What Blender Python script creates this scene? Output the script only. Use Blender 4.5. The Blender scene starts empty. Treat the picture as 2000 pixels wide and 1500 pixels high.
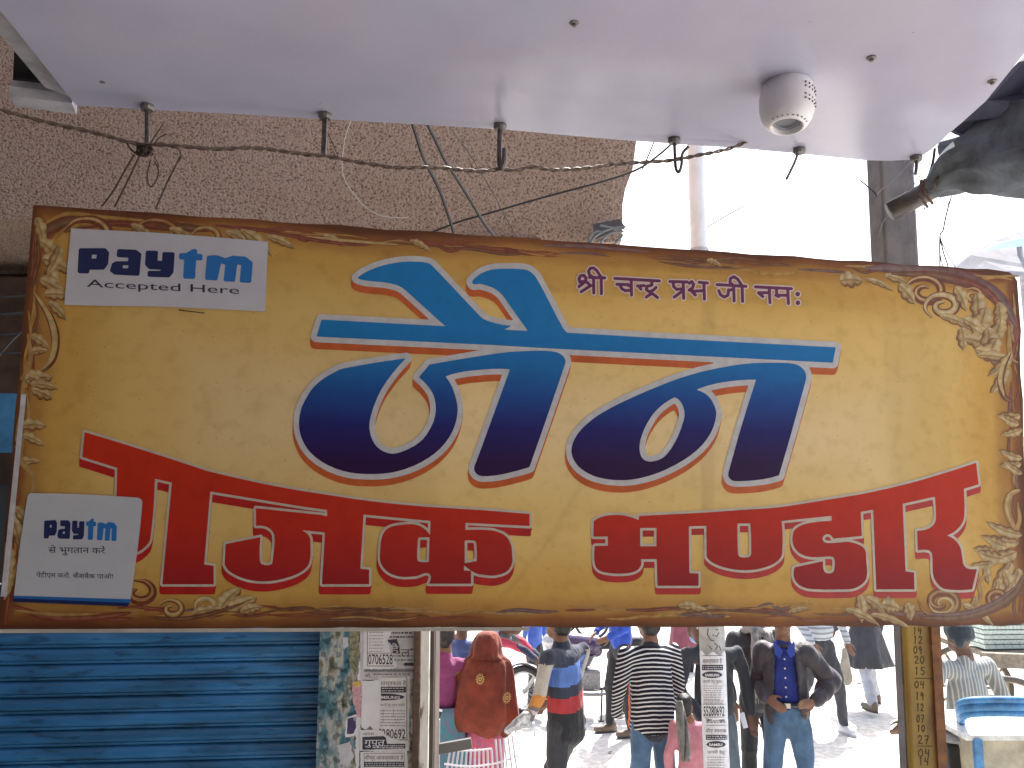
import bpy, bmesh, math, random
import numpy as np
from mathutils import Vector, Matrix
from mathutils.geometry import delaunay_2d_cdt
random.seed(7); np.random.seed(7)
R = math.radians
S = bpy.context.scene
COL = S.collection

# ------------------------------------------------------------------ camera
CAM_Z = 2.5; FPX = 1600.0; PITCH = R(8.0)
cd = bpy.data.cameras.new('camera'); cam = bpy.data.objects.new('camera', cd)
COL.objects.link(cam); S.camera = cam
cam.location = (0, 0, CAM_Z); cam.rotation_euler = (R(90)+PITCH, 0, 0)
cd.sensor_width = 36; cd.lens = 36*FPX/2000; cd.clip_start = 0.05; cd.clip_end = 600

# ------------------------------------------------------------------ world, sun, exposure
SUN_EL = R(54); SUN_AZ = R(24)          # azimuth measured from +Y towards +X
W = bpy.data.worlds.new('World'); S.world = W; W.use_nodes = True
nt = W.node_tree; bg = nt.nodes['Background']
sky = nt.nodes.new('ShaderNodeTexSky'); sky.sky_type = 'NISHITA'; sky.sun_disc = False
sky.sun_elevation = SUN_EL; sky.sun_rotation = SUN_AZ
sky.air_density = 1.3; sky.dust_density = 4.0; sky.ozone_density = 1.2
nt.links.new(sky.outputs[0], bg.inputs[0]); bg.inputs[1].default_value = 0.15
sl = bpy.data.lights.new('sun', 'SUN'); so = bpy.data.objects.new('sun', sl); COL.objects.link(so)
sl.energy = 5.0; sl.angle = R(0.5); sl.color = (1.0, 0.97, 0.92)
sd = Vector((math.sin(SUN_AZ)*math.cos(SUN_EL), math.cos(SUN_AZ)*math.cos(SUN_EL), math.sin(SUN_EL)))
so.rotation_euler = sd.to_track_quat('Z', 'Y').to_euler(); so.location = (0, 0, 20)
S.view_settings.view_transform = 'Standard'; S.view_settings.look = 'None'
S.view_settings.gamma = 1; S.view_settings.use_curve_mapping = False
S.view_settings.exposure = 1.25
S.cycles.max_bounces = 8; S.cycles.diffuse_bounces = 5

# ------------------------------------------------------------------ geometry helpers
CAM = Vector((0, 0, CAM_Z))
def ray(px, py):
    F = Vector((0, math.cos(PITCH), math.sin(PITCH))); U = Vector((0, -math.sin(PITCH), math.cos(PITCH)))
    return F + Vector(((px-1000)/FPX, 0, 0)) - U*((py-750)/FPX)
def atY(px, py, Y):                       # where the line of sight meets the vertical plane y = Y
    d = ray(px, py); return CAM + d*(Y/d.y)
def atZ(px, py, Z):
    d = ray(px, py); return CAM + d*((Z-CAM_Z)/d.z)
def onplane(px, py, P, N):
    d = ray(px, py); return CAM + d*((P-CAM).dot(N)/d.dot(N))

def wloc(o):
    v = Vector((0, 0, 0))
    while o is not None: v += o.location; o = o.parent
    return v
def obj(name, verts, faces, mats, parent=None, midx=None, smooth=False):
    base = wloc(parent)
    me = bpy.data.meshes.new(name)
    me.from_pydata([(v[0]-base.x, v[1]-base.y, v[2]-base.z) for v in verts], [], faces)
    if not isinstance(mats, (list, tuple)): mats = [mats]
    for m in mats: me.materials.append(m)
    if midx is not None: me.polygons.foreach_set('material_index', midx)
    if smooth: me.polygons.foreach_set('use_smooth', [True]*len(me.polygons))
    me.update()
    o = bpy.data.objects.new(name, me); COL.objects.link(o); o.parent = parent
    return o
def tag(o, label=None, cat=None, group=None, kind=None):
    if label: o['label'] = label
    if cat: o['category'] = cat
    if group: o['group'] = group
    if kind: o['kind'] = kind
    return o
def thing(name, label, cat, loc, group=None):
    o = bpy.data.objects.new(name, None); COL.objects.link(o); o.location = loc; o.empty_display_size = .1
    return tag(o, label, cat, group)

class MB:
    """collects primitives into one mesh"""
    def __init__(s): s.v = []; s.f = []; s.m = []
    def add(s, vs, fs, mi=0):
        b = len(s.v); s.v += [tuple(v) for v in vs]; s.f += [tuple(i+b for i in f) for f in fs]; s.m += [mi]*len(fs); return s
    def box(s, c, size, rz=0, M=None, mi=0, taper=1.0):
        c = Vector(c); hx, hy, hz = [a/2 for a in size]; vs = []
        for z in (-hz, hz):
            t = taper if z > 0 else 1
            for x, y in ((-hx, -hy), (hx, -hy), (hx, hy), (-hx, hy)): vs.append(Vector((x*t, y*t, z)))
        m = M if M is not None else Matrix.Rotation(rz, 3, 'Z')
        return s.add([c + m @ v for v in vs], [(3,2,1,0),(4,5,6,7),(0,1,5,4),(1,2,6,5),(2,3,7,6),(3,0,4,7)], mi)
    def bar(s, a, b, w, h=None, mi=0, up=(0,0,1)):
        a = Vector(a); b = Vector(b); d = (b-a).normalized(); up = Vector(up)
        if abs(d.dot(up)) > .98: up = Vector((0, 1, 0))
        x = d.cross(up).normalized(); y = x.cross(d); h = h or w
        o = [x*w/2*i + y*h/2*j for i, j in ((-1,-1),(1,-1),(1,1),(-1,1))]
        return s.add([a+q for q in o]+[b+q for q in o], [(3,2,1,0),(4,5,6,7),(0,1,5,4),(1,2,6,5),(2,3,7,6),(3,0,4,7)], mi)
    def tube(s, pts, r, n=8, mi=0, cap=True, closed=False):
        pts = [Vector(p) for p in pts]; N = len(pts); rs = r if isinstance(r, (list, tuple)) else [r]*N
        ref = None; rings = []
        for i, p in enumerate(pts):
            if closed: d = pts[(i+1) % N]-pts[i-1]
            else: d = pts[min(i+1, N-1)]-pts[max(i-1, 0)]
            d = d.normalized() if d.length > 1e-9 else Vector((0,0,1))
            if ref is None:
                ref = d.orthogonal().normalized()
            ref = (ref - d*ref.dot(d)).normalized(); q = d.cross(ref)
            rings.append([p + ref*math.cos(2*math.pi*k/n)*rs[i] + q*math.sin(2*math.pi*k/n)*rs[i] for k in range(n)])
        vs = [v for rg in rings for v in rg]; fs = []
        M_ = N if closed else N-1
        for i in range(M_):
            j = (i+1) % N
            for k in range(n): fs.append((i*n+k, i*n+(k+1)%n, j*n+(k+1)%n, j*n+k))
        if cap and not closed:
            fs.append(tuple(range(n-1, -1, -1))); fs.append(tuple((N-1)*n+k for k in range(n)))
        return s.add(vs, fs, mi)
    def lathe(s, prof, c, n=24, mi=0, M=None):
        c = Vector(c); M = M or Matrix.Identity(3); vs = []; fs = []
        for (r, z) in prof:
            for k in range(n):
                a = 2*math.pi*k/n; vs.append(c + M @ Vector((r*math.cos(a), r*math.sin(a), z)))
        for i in range(len(prof)-1):
            for k in range(n): fs.append((i*n+k, i*n+(k+1)%n, (i+1)*n+(k+1)%n, (i+1)*n+k))
        return s.add(vs, fs, mi)
    def ell(s, c, r, M=None, nu=14, nv=9, mi=0):
        c = Vector(c); M = M or Matrix.Identity(3); vs = [c + M @ Vector((0,0,-r[2]))]
        for j in range(1, nv):
            t = -math.pi/2 + math.pi*j/nv
            for k in range(nu):
                a = 2*math.pi*k/nu
                vs.append(c + M @ Vector((r[0]*math.cos(t)*math.cos(a), r[1]*math.cos(t)*math.sin(a), r[2]*math.sin(t))))
        vs.append(c + M @ Vector((0,0,r[2]))); fs = []
        for k in range(nu): fs.append((0, 1+(k+1)%nu, 1+k))
        for j in range(nv-2):
            for k in range(nu): fs.append((1+j*nu+k, 1+j*nu+(k+1)%nu, 1+(j+1)*nu+(k+1)%nu, 1+(j+1)*nu+k))
        L = len(vs)-1
        for k in range(nu): fs.append((L, 1+(nv-2)*nu+k, 1+(nv-2)*nu+(k+1)%nu))
        return s.add(vs, fs, mi)
    def caps(s, a, b, ra, rb, sq=1.0, axis=None, n=12):
        """tapered capsule; squashed by sq along axis"""
        a = Vector(a); b = Vector(b); d = b-a; L = max(d.length, 1e-5); d = d/L
        ref = Vector(axis) if axis is not None else d.orthogonal()
        ref = ref - d*ref.dot(d); ref = ref.normalized() if ref.length > 1e-4 else d.orthogonal().normalized()
        q = d.cross(ref); prof = []
        for t in (-90, -60, -30, 0): prof.append((ra*math.cos(R(t)), ra*math.sin(R(t))))
        for t in (0, 30, 60, 90): prof.append((rb*math.cos(R(t)), L+rb*math.sin(R(t))))
        vs = []
        for (r, z) in prof:
            r = max(r, 1e-4)
            for k in range(n):
                g = 2*math.pi*k/n; vs.append(a + d*z + ref*r*sq*math.cos(g) + q*r*math.sin(g))
        fs = []
        for i in range(len(prof)-1):
            for k in range(n): fs.append((i*n+k, i*n+(k+1)%n, (i+1)*n+(k+1)%n, (i+1)*n+k))
        fs.append(tuple(range(n-1, -1, -1))); fs.append(tuple((len(prof)-1)*n+k for k in range(n)))
        return s.add(vs, fs)
    def build(s, name, mats, parent=None, smooth=False):
        return obj(name, s.v, s.f, mats, parent, s.m, smooth)

def bevel(o, w, seg=2):
    m = o.modifiers.new('bevel', 'BEVEL'); m.width = w; m.segments = seg; m.limit_method = 'ANGLE'; return o
def spline(pts, n=8):
    P = [Vector(p) for p in pts]; out = []
    for i in range(len(P)-1):
        p0 = P[max(i-1,0)]; p1 = P[i]; p2 = P[i+1]; p3 = P[min(i+2, len(P)-1)]
        for k in range(n):
            t = k/n; out.append(.5*((2*p1)+(-p0+p2)*t+(2*p0-5*p1+4*p2-p3)*t*t+(-p0+3*p1-3*p2+p3)*t**3))
    out.append(P[-1]); return out

# ------------------------------------------------------------------ materials
MATS = {}
def mat(name, col, rough=.6, metal=0, var=0.0, vs=8, col2=None, bump=0, bs=60, spec=.5, trans=0, coat=0, emit=None):
    if name in MATS: return MATS[name]
    m = bpy.data.materials.new(name); MATS[name] = m; m.use_nodes = True
    n = m.node_tree; b = n.nodes['Principled BSDF']
    b.inputs['Base Color'].default_value = (*col, 1); b.inputs['Roughness'].default_value = rough
    b.inputs['Metallic'].default_value = metal; b.inputs['Specular IOR Level'].default_value = spec
    if coat: b.inputs['Coat Weight'].default_value = coat
    tc = n.nodes.new('ShaderNodeTexCoord')
    if var or col2:
        nz = n.nodes.new('ShaderNodeTexNoise'); nz.inputs['Scale'].default_value = vs
        nz.inputs['Detail'].default_value = 6; nz.inputs['Roughness'].default_value = .65
        n.links.new(tc.outputs['Object'], nz.inputs['Vector'])
        rp = n.nodes.new('ShaderNodeValToRGB'); n.links.new(nz.outputs['Fac'], rp.inputs[0])
        c2 = col2 or tuple(c*(1-var) for c in col)
        c1 = col if col2 else tuple(min(1, c*(1+var*.6)) for c in col)
        rp.color_ramp.elements[0].position = .38; rp.color_ramp.elements[1].position = .62
        rp.color_ramp.elements[0].color = (*c2, 1); rp.color_ramp.elements[1].color = (*c1, 1)
        n.links.new(rp.outputs[0], b.inputs['Base Color'])
    if bump:
        nb = n.nodes.new('ShaderNodeTexNoise'); nb.inputs['Scale'].default_value = bs; nb.inputs['Detail'].default_value = 4
        n.links.new(tc.outputs['Object'], nb.inputs['Vector'])
        bp = n.nodes.new('ShaderNodeBump'); bp.inputs['Strength'].default_value = min(1, bump); bp.inputs['Distance'].default_value = .01
        n.links.new(nb.outputs['Fac'], bp.inputs['Height']); n.links.new(bp.outputs[0], b.inputs['Normal'])
    if trans:
        tr = n.nodes.new('ShaderNodeBsdfTranslucent'); mx = n.nodes.new('ShaderNodeMixShader'); mx.inputs[0].default_value = trans
        src = b.inputs['Base Color'].links[0].from_socket if b.inputs['Base Color'].links else None
        if src: n.links.new(src, tr.inputs[0])
        else: tr.inputs[0].default_value = (*col, 1)
        out = n.nodes['Material Output']
        n.links.new(b.outputs[0], mx.inputs[1]); n.links.new(tr.outputs[0], mx.inputs[2]); n.links.new(mx.outputs[0], out.inputs[0])
    return m
def nd(m, t, **kw):
    x = m.node_tree.nodes.new(t)
    for k, v in kw.items():
        if k in x.inputs: x.inputs[k].default_value = v
        else: setattr(x, k, v)
    return x
def lk(m, a, b): m.node_tree.links.new(a, b)
def ramp(m, fac, stops, interp='LINEAR'):
    r = nd(m, 'ShaderNodeValToRGB'); r.color_ramp.interpolation = interp; e = r.color_ramp.elements
    while len(e) < len(stops): e.new(.5)
    for el, (p, c) in zip(e, stops): el.position = p; el.color = (*c, 1)
    lk(m, fac, r.inputs[0]); return r.outputs[0]
def mixc(m, fac, a, b, mode='MIX'):
    x = nd(m, 'ShaderNodeMix', data_type='RGBA', blend_type=mode)
    for s_, v in ((x.inputs[0], fac), (x.inputs[6], a), (x.inputs[7], b)):
        if isinstance(v, (int, float)): s_.default_value = v
        elif isinstance(v, tuple): s_.default_value = (*v, 1)
        else: lk(m, v, s_)
    return x.outputs[2]
def noise(m, scale, detail=5, vec=None, stretch=None):
    n = nd(m, 'ShaderNodeTexNoise', Scale=scale, Detail=detail)
    if vec is None:
        vec = nd(m, 'ShaderNodeTexCoord').outputs['Object']
    if stretch:
        mp = nd(m, 'ShaderNodeMapping'); mp.inputs['Scale'].default_value = stretch; lk(m, vec, mp.inputs[0]); vec = mp.outputs[0]
    lk(m, vec, n.inputs['Vector']); return n.outputs['Fac']
def mnew(name, rough=.6, spec=.5):
    m = bpy.data.materials.new(name); m.use_nodes = True; b = m.node_tree.nodes['Principled BSDF']
    b.inputs['Roughness'].default_value = rough; b.inputs['Specular IOR Level'].default_value = spec; MATS[name] = m
    return m, b
def bumpn(m, b, h, strength=.5, dist=.01):
    bp = nd(m, 'ShaderNodeBump', Strength=strength, Distance=dist); lk(m, h, bp.inputs['Height']); lk(m, bp.outputs[0], b.inputs['Normal'])

# ------------------------------------------------------------------ flat lettering: outlines -> distance field -> contours -> filled sheets
def parse(s):
    """'x,y x,y~ ...' closed outline; ~ marks a smooth point"""
    P = []
    for w in s.split():
        sm = w.endswith('~'); x, y = w.rstrip('~').split(','); P.append((float(x), float(y), sm))
    N = len(P); out = []
    def V(i): return np.array(P[i % N][:2])
    for i in range(N):
        a, b = V(i), V(i+1); sa, sb = P[i][2], P[(i+1) % N][2]
        if not sa and not sb: out.append(a); continue
        L = np.linalg.norm(b-a)
        def tan(j):
            d = V(j+1)-V(j-1); l = np.linalg.norm(d); return d/l if l > 0 else d
        ta = tan(i)*L if sa else None; tb = tan(i+1)*L if sb else None
        if ta is None: ta = 2*(b-a)-tb
        if tb is None: tb = 2*(b-a)-ta
        n = max(3, int(L/5))
        for k in range(n):
            t = k/n; h1 = 2*t**3-3*t**2+1; h2 = t**3-2*t**2+t; h3 = -2*t**3+3*t**2; h4 = t**3-t**2
            out.append(h1*a+h2*ta+h3*b+h4*tb)
    return np.array(out)
def sdf(polys, strokes, bb, step):
    """negative inside; strokes = [(points, radius)]"""
    x0, y0, x1, y1 = bb
    xs = np.arange(x0, x1+step, step); ys = np.arange(y0, y1+step, step)
    X, Y = np.meshgrid(xs, ys); D = np.full(X.shape, 1e9); inside = np.zeros(X.shape, bool)
    def segd(a, b):
        dx, dy = b[0]-a[0], b[1]-a[1]; l = dx*dx+dy*dy
        if l < 1e-9: return (X-a[0])**2+(Y-a[1])**2
        t = np.clip(((X-a[0])*dx+(Y-a[1])*dy)/l, 0, 1)
        return (X-a[0]-t*dx)**2+(Y-a[1]-t*dy)**2
    for P in polys:
        n = len(P)
        for i in range(n):
            a, b = P[i], P[(i+1) % n]
            D = np.minimum(D, segd(a, b))
            if (a[1] > b[1]) != (a[1] == b[1]) or a[1] != b[1]:
                c = (a[1] > Y) != (b[1] > Y)
                with np.errstate(divide='ignore', invalid='ignore'):
                    xi = (b[0]-a[0])*(Y-a[1])/(b[1]-a[1] if b[1] != a[1] else 1e-12)+a[0]
                inside ^= c & (X < xi)
    D = np.sqrt(D); D[inside] *= -1
    for pts, r in strokes:
        for a, b in zip(pts[:-1], pts[1:]): D = np.minimum(D, np.sqrt(segd(a, b))-r)
        if len(pts) == 1: D = np.minimum(D, np.hypot(X-pts[0][0], Y-pts[0][1])-r)
    return D, x0, y0, step
def contours(F, level):
    D, x0, y0, st = F; G = D-level; G[G == 0] = 1e-6
    sgn = G < 0; H, Wd = G.shape
    c = sgn[:-1,:-1].astype(int)+sgn[:-1,1:]*2+sgn[1:,1:]*4+sgn[1:,:-1]*8
    jj, ii = np.nonzero((c > 0) & (c < 15)); nxt = {}
    def pt(e):
        k, j, i = e
        if k == 0: t = G[j,i]/(G[j,i]-G[j,i+1]); return (x0+(i+t)*st, y0+j*st)
        t = G[j,i]/(G[j,i]-G[j+1,i]); return (x0+i*st, y0+(j+t)*st)
    T = {1:[(3,0)],2:[(0,1)],3:[(3,1)],4:[(1,2)],5:[(3,2),(1,0)],6:[(0,2)],7:[(3,2)],8:[(2,3)],9:[(2,0)],10:[(0,3),(2,1)],11:[(2,1)],12:[(1,3)],13:[(1,0)],14:[(0,3)]}
    for j, i in zip(jj.tolist(), ii.tolist()):
        E = [(0,j,i),(1,j,i+1),(0,j+1,i),(1,j,i)]
        for a, b in T[int(c[j,i])]: nxt[E[a]] = E[b]
    loops = []
    while nxt:
        s0 = next(iter(nxt)); cur = s0; L = []
        while cur in nxt:
            L.append(pt(cur)); cur = nxt.pop(cur)
        if len(L) > 3: loops.append(L)
    return loops
def simp(L, tol):
    A = np.array(L); n = len(A)
    if n < 6: return L
    k0 = 0; k1 = int(np.argmax(np.hypot(*(A-A[0]).T)))
    def rdp(i, j):
        if j-i < 2: return []
        a, b = A[i % n], A[j % n]; d = b-a; l = np.hypot(*d)
        idx = [q % n for q in range(i+1, j)]; P = A[idx]-a
        dist = np.abs(P[:,0]*d[1]-P[:,1]*d[0])/l if l > 1e-9 else np.hypot(*P.T)
        m = int(np.argmax(dist))
        if dist[m] < tol: return []
        return rdp(i, i+1+m)+[(i+1+m) % n]+rdp(i+1+m, j)
    idx = [k0]+rdp(k0, k1)+[k1]+rdp(k1, n)
    return [L[q] for q in idx]
def fill(F, level, tol=.2):
    """-> 2D verts, triangles"""
    loops = [simp(l, tol) for l in contours((F[0].copy(), *F[1:]), level)]
    loops = [l for l in loops if len(l) >= 3]
    vs = []; es = []
    for l in loops:
        b = len(vs); vs += [Vector(p) for p in l]; es += [(b+i, b+(i+1) % len(l)) for i in range(len(l))]
    if not vs: return [], []
    r = delaunay_2d_cdt(vs, es, [], 1, 1e-4); V = r[0]; T = []
    D, x0, y0, st = F
    for f in r[2]:
        cx = sum(V[i].x for i in f)/len(f); cy = sum(V[i].y for i in f)/len(f)
        i = (cx-x0)/st; j = (cy-y0)/st; i0, j0 = int(i), int(j); i0 = min(max(i0,0), D.shape[1]-2); j0 = min(max(j0,0), D.shape[0]-2)
        a, b = i-i0, j-j0
        d = D[j0,i0]*(1-a)*(1-b)+D[j0,i0+1]*a*(1-b)+D[j0+1,i0]*(1-a)*b+D[j0+1,i0+1]*a*b
        if d < level: T.append(tuple(f))
    return [(v.x, v.y) for v in V], T
def textmesh(body, bold=0.0):
    c = bpy.data.curves.new('tmp', 'FONT'); c.body = body; c.size = 1; c.offset = bold; c.resolution_u = 3
    o = bpy.data.objects.new('tmp', c); COL.objects.link(o)
    dg = bpy.context.evaluated_depsgraph_get(); me = bpy.data.meshes.new_from_object(o.evaluated_get(dg))
    V = [(v.co.x, v.co.y) for v in me.vertices]; Fc = [tuple(p.vertices) for p in me.polygons]
    bpy.data.objects.remove(o); bpy.data.curves.remove(c); bpy.data.meshes.remove(me)
    if not V: return [], [], 1
    x0 = min(v[0] for v in V); x1 = max(v[0] for v in V)
    return [((x-x0), y) for x, y in V], Fc, x1-x0
# ================================================================== SETTING
# ---- street ground
m, b = mnew('street_concrete', .9, .2)
n1 = noise(m, .9, 8); c1 = ramp(m, n1, [(.35, (.56,.54,.50)), (.5, (.68,.66,.62)), (.68, (.74,.72,.68))])
n2 = noise(m, 14, 6); c2 = ramp(m, n2, [(.42, (.72,.70,.66)), (.60, (1,1,1))])
lk(m, mixc(m, .8, c1, c2, 'MULTIPLY'), b.inputs['Base Color']); bumpn(m, b, noise(m, 30, 6), .4, .01)
ground = obj('ground', [(-60,-30,0),(60,-30,0),(60,120,0),(-60,120,0)], [(0,1,2,3)], MATS['street_concrete']); tag(ground, kind='structure')
# litter on the street
lit = MB()
for i in range(70):
    x, y = random.uniform(-3, 6), random.uniform(8, 16); s = random.uniform(.02, .06); a = random.uniform(0, 6)
    lit.add([(x+s*math.cos(a+k*1.57)*random.uniform(.6,1.2), y+s*math.sin(a+k*1.57), .006+random.uniform(0,.012)) for k in range(4)], [(0,1,2,3)], random.randint(0,1))
o = lit.build('litter', [mat('litter_pale', (.6,.58,.55), .8), mat('litter_dark', (.12,.10,.09), .8)])
tag(o, 'small paper scraps and grit scattered over the sunny street', 'litter', kind='stuff')

# ---- far street: pale facades, washed out by the sun
def far_building(x0, x1, y, h, col, label, nw, nf):
    t = thing('far_building', label, 'building', ((x0+x1)/2, y, 0), 'pale buildings across the far end of the street')
    MB().box(((x0+x1)/2, y+3, h/2), (x1-x0, 6, h)).build('wall', mat('plaster_'+col[0], col[1], .9, var=.15, vs=1.2), t)
    MB().box(((x0+x1)/2, y+2.9, h+.12), (x1-x0+.4, 6.4, .24)).build('cornice', mat('cornice_pale', (.6,.57,.52), .9), t)
    for f in range(nf):
        for k in range(nw):
            cx = x0+(k+.5)*(x1-x0)/nw; cz = 1.6+f*3.1
            w = MB(); w.box((cx, y-.02, cz), (1.1, .1, 1.5)); fr = w.build('window', mat('window_frame_pale', (.5,.48,.44), .7), t)
            MB().box((cx, y-.06, cz), (.9, .06, 1.3)).build('pane', mat('pane_dark', (.08,.09,.11), .25), fr)
far_building(-16, -3.5, 30, 9.4, ('cream', (.62,.56,.44)), 'cream plastered building far down the street on the left', 5, 3)
far_building(-3.2, 5.0, 34, 6.3, ('white', (.68,.66,.62)), 'low whitewashed building closing the far end of the street', 4, 2)
far_building(7.6, 18, 26, 4.2, ('pink', (.62,.50,.46)), 'low pinkish building far down the street on the right', 4, 1)

# ---- building on the left: stuccoed upper floor, shutter and pillar below
th = R(5.0)
SY = 3.62                                  # shutter plane near x = -1
def bx(x, y): return (x, y)
m, b = mnew('pink_stucco', .95, .2)
ns = noise(m, 95, 3); nl = noise(m, 1.5, 5)
cs = ramp(m, ns, [(.34, (.21,.145,.115)), (.45, (.44,.335,.285)), (.66, (.51,.405,.355))])
cl = ramp(m, nl, [(.3, (.86,.80,.74)), (.7, (1,1,1))])
lk(m, mixc(m, 1.0, cs, cl, 'MULTIPLY'), b.inputs['Base Color']); bumpn(m, b, ns, 1.0, .02)
UY = 3.55
bld = thing('corner_building', 'corner building with rough pink stucco upper floor above the blue shutter', 'building', (-2.2, 3.8, 0))
def up(px, py): v = atY(px, py, UY); return (v.x, v.z)
edge = [up(1268, 150), up(1252, 215), up(1243, 275), up(1236, 330), up(1222, 365), up(1216, 400), up(1216, 440), up(1213, 472)]
und = [up(1150, 474), up(1050, 470), up(1000, 462), up(960, 464), up(930, 470), up(600, 476), up(330, 470), up(180, 452), up(100, 432), up(50, 422), up(0, 432), up(-60, 455)]
low = [(-4.2, und[-1][1]-.05)]
poly = [(-4.2, 9.8), (edge[0][0], 9.8)]+edge+und+low
# extruded profile
n = len(poly); vs = [(x, UY, z) for x, z in poly]+[(x, UY+.9, z) for x, z in poly]
fs = [tuple(range(n-1, -1, -1)), tuple(range(n, 2*n))]+[(i, (i+1) % n, n+(i+1) % n, n+i) for i in range(n)]
obj('upper_floor', vs, fs, MATS['pink_stucco'], bld)
brown = mat('brown_trim', (.16,.085,.065), .8, var=.3, vs=20)
MB().bar(atY(905, 474, UY-.02), atY(1056, 478, UY-.02), .04, .05).build('arch_trim', brown, bld)
MB().bar(atY(848, 464, UY-.02), atY(872, 466, UY-.02), .04, .03).build('bracket', brown, bld)
MB().box((-2.55, UY+1.9, 6.6), (3.5, 2.0, 6.4)).build('rear_wall', MATS['pink_stucco'], bld)  # wall and floor above raised out of view to shade the left street
dark = mat('dark_brown_wall', (.085,.055,.045), .9, var=.35, vs=6, bump=.3, bs=20)  # mottled dark brown for the walls in the recess
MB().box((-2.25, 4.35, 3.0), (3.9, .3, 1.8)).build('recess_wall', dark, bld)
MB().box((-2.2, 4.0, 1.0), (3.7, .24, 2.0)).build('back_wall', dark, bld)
# cables in the dark recess by the sign's left edge
for k, (ya, yb, r) in enumerate([(582, 578, .004), (610, 612, .006), (656, 652, .005), (700, 640, .006), (688, 690, .004)]):
    o = MB().tube(spline([atY(-90, ya+3, 2.9), atY(-20, ya+(6 if k % 2 else 1), 2.85), atY(60, yb, 2.9), atY(200, yb+2, 3.0)]), r, 6).build('cable', mat('black_cable', (.02,.02,.025), .5))
    tag(o, ['thin pale cable, topmost of those beside the sign', 'thick black cable just below the topmost one left of the sign', 'straight black cable, third down left of the sign',
            'black cable sagging steeply beside the left edge of the sign', 'lowest thin cable beside the left edge of the sign'][k], 'cable', 'cables left of the sign')

# blue roller shutter, slats bent outwards
m, b = mnew('shutter_blue', .42, .5)
nA = noise(m, 3.0, 6); nB = noise(m, 40, 4, stretch=(.25,1,1))
ca = ramp(m, nA, [(.3, (.020,.12,.29)), (.55, (.03,.175,.42)), (.75, (.06,.23,.50))])
cb = ramp(m, nB, [(.33, (.18,.16,.15)), (.42, (1,1,1))])
dr = noise(m, 9, 5, stretch=(.3,1,2.2)); cd_ = ramp(m, dr, [(.38, (.50,.47,.42)), (.56, (1,1,1))])
lk(m, mixc(m, .65, mixc(m, .55, ca, cb, 'MULTIPLY'), cd_, 'MULTIPLY'), b.inputs['Base Color']); bumpn(m, b, noise(m, 8, 5), .35, .01)
sh = thing('roller_shutter', 'closed blue roller shutter with curved horizontal slats under the sign', 'shutter', (-1.5, SY, 0))
sx0, sx1 = -2.22, -.80
def sy(x): return SY + (x+1.0)*math.tan(th)
pitch = .0655; z = .05; first = None
prof = [(0,0,0),(.10,.012,0),(.28,.020,0),(.5,.0225,0),(.68,.018,0),(.74,.010,0),(.80,.013,0),(.92,.010,0),(.985,0,0),(1.0,-.007,0)]
while z < 2.10:
    vs = []; fs = []
    wob = random.uniform(-.0015, .0015)
    for (t, d, _) in prof:
        for x in (sx0, (sx0+sx1)/2, sx1): vs.append((x, sy(x)-d+wob, z+pitch-t*pitch))
    for i in range(len(prof)-1):
        for k in range(2): fs.append((i*3+k, (i+1)*3+k, (i+1)*3+k+1, i*3+k+1))
    o = obj('slat', vs, fs, MATS['shutter_blue'], sh, smooth=False)
    z += pitch
dkb = mat('blue_paint_dark', (.012,.06,.11), .6, col2=(.02,.03,.03), vs=9, bump=.2, bs=30)
MB().box((sx0-.06, sy(sx0)-.05, 1.07), (.14, .12, 2.14), th).build('guide_rail', dkb, sh)
MB().box(((sx0+sx1)/2, sy((sx0+sx1)/2)+.02, 2.36), (sx1-sx0+.1, .22, .40), th).build('shutter_hood', mat('blue_grimy_hood', (.02,.045,.07), .7, col2=(.04,.03,.03), vs=8), sh)
MB().box((-2.75, 3.5, 1.07), (.90, .18, 2.14), th).build('side_wall', dkb, bld); MB().box((-2.75, 4.05, 2.87), (1.20, .18, 1.46), th).build('side_wall', dark, bld)
lb = mat('blue_paint_light', (.05,.22,.45), .6, col2=(.03,.12,.25), vs=5)
v = atY(5, 820, 3.2)
MB().box((v.x-.16, 3.34, v.z-.0), (.42, .05, .24), th).build('blue_board', lb, bld)

# pillar with peeling paint
m, b = mnew('peeling_blue_plaster', .85, .2)
np1 = noise(m, 24, 10, stretch=(1,1,.38)); np2 = noise(m, 34, 6); np3 = noise(m, 3.5, 4)
A = ramp(m, np1, [(.30, (.035,.09,.13)), (.44, (.07,.16,.21)), (.50, (.17,.24,.27)), (.58, (.38,.39,.39)), (.66, (.22,.20,.14)), (.74, (.06,.09,.09))])
B = ramp(m, np2, [(.42, (.25,.28,.28)), (.5, (1,1,1)), (.65, (1,1,.95))])
C = mixc(m, .75, A, B, 'MULTIPLY')
lk(m, C, b.inputs['Base Color']); bumpn(m, b, np1, .6, .02)
PX0, PX1 = -.795, -.375
def py_(x): return SY-.10 + (x+.6)*math.tan(th)
pil = thing('plaster_pillar', 'peeling blue plastered pillar covered with torn posters beside the shutter', 'pillar', (-.6, SY, 0))
v0, v1 = (PX0, py_(PX0)), (PX1, py_(PX1)); D = .34
MB().add([(v0[0],v0[1],0),(v1[0],v1[1],0),(v1[0]-.03,v1[1]+D,0),(v0[0]-.03,v0[1]+D,0),(v0[0],v0[1],3.6),(v1[0],v1[1],3.6),(v1[0]-.03,v1[1]+D,3.6),(v0[0]-.03,v0[1]+D,3.6)],
    [(3,2,1,0),(4,5,6,7),(0,1,5,4),(1,2,6,5),(2,3,7,6),(3,0,4,7)]).build('shaft', MATS['peeling_blue_plaster'], pil)
MB().box((-.80, SY+.01, 1.7), (.035, .05, 3.4), th).build('edge_strip', dkb, pil)
rust = mat('rusty_brown_metal', (.15,.09,.07), .8, col2=(.09,.055,.04), vs=30)
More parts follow.
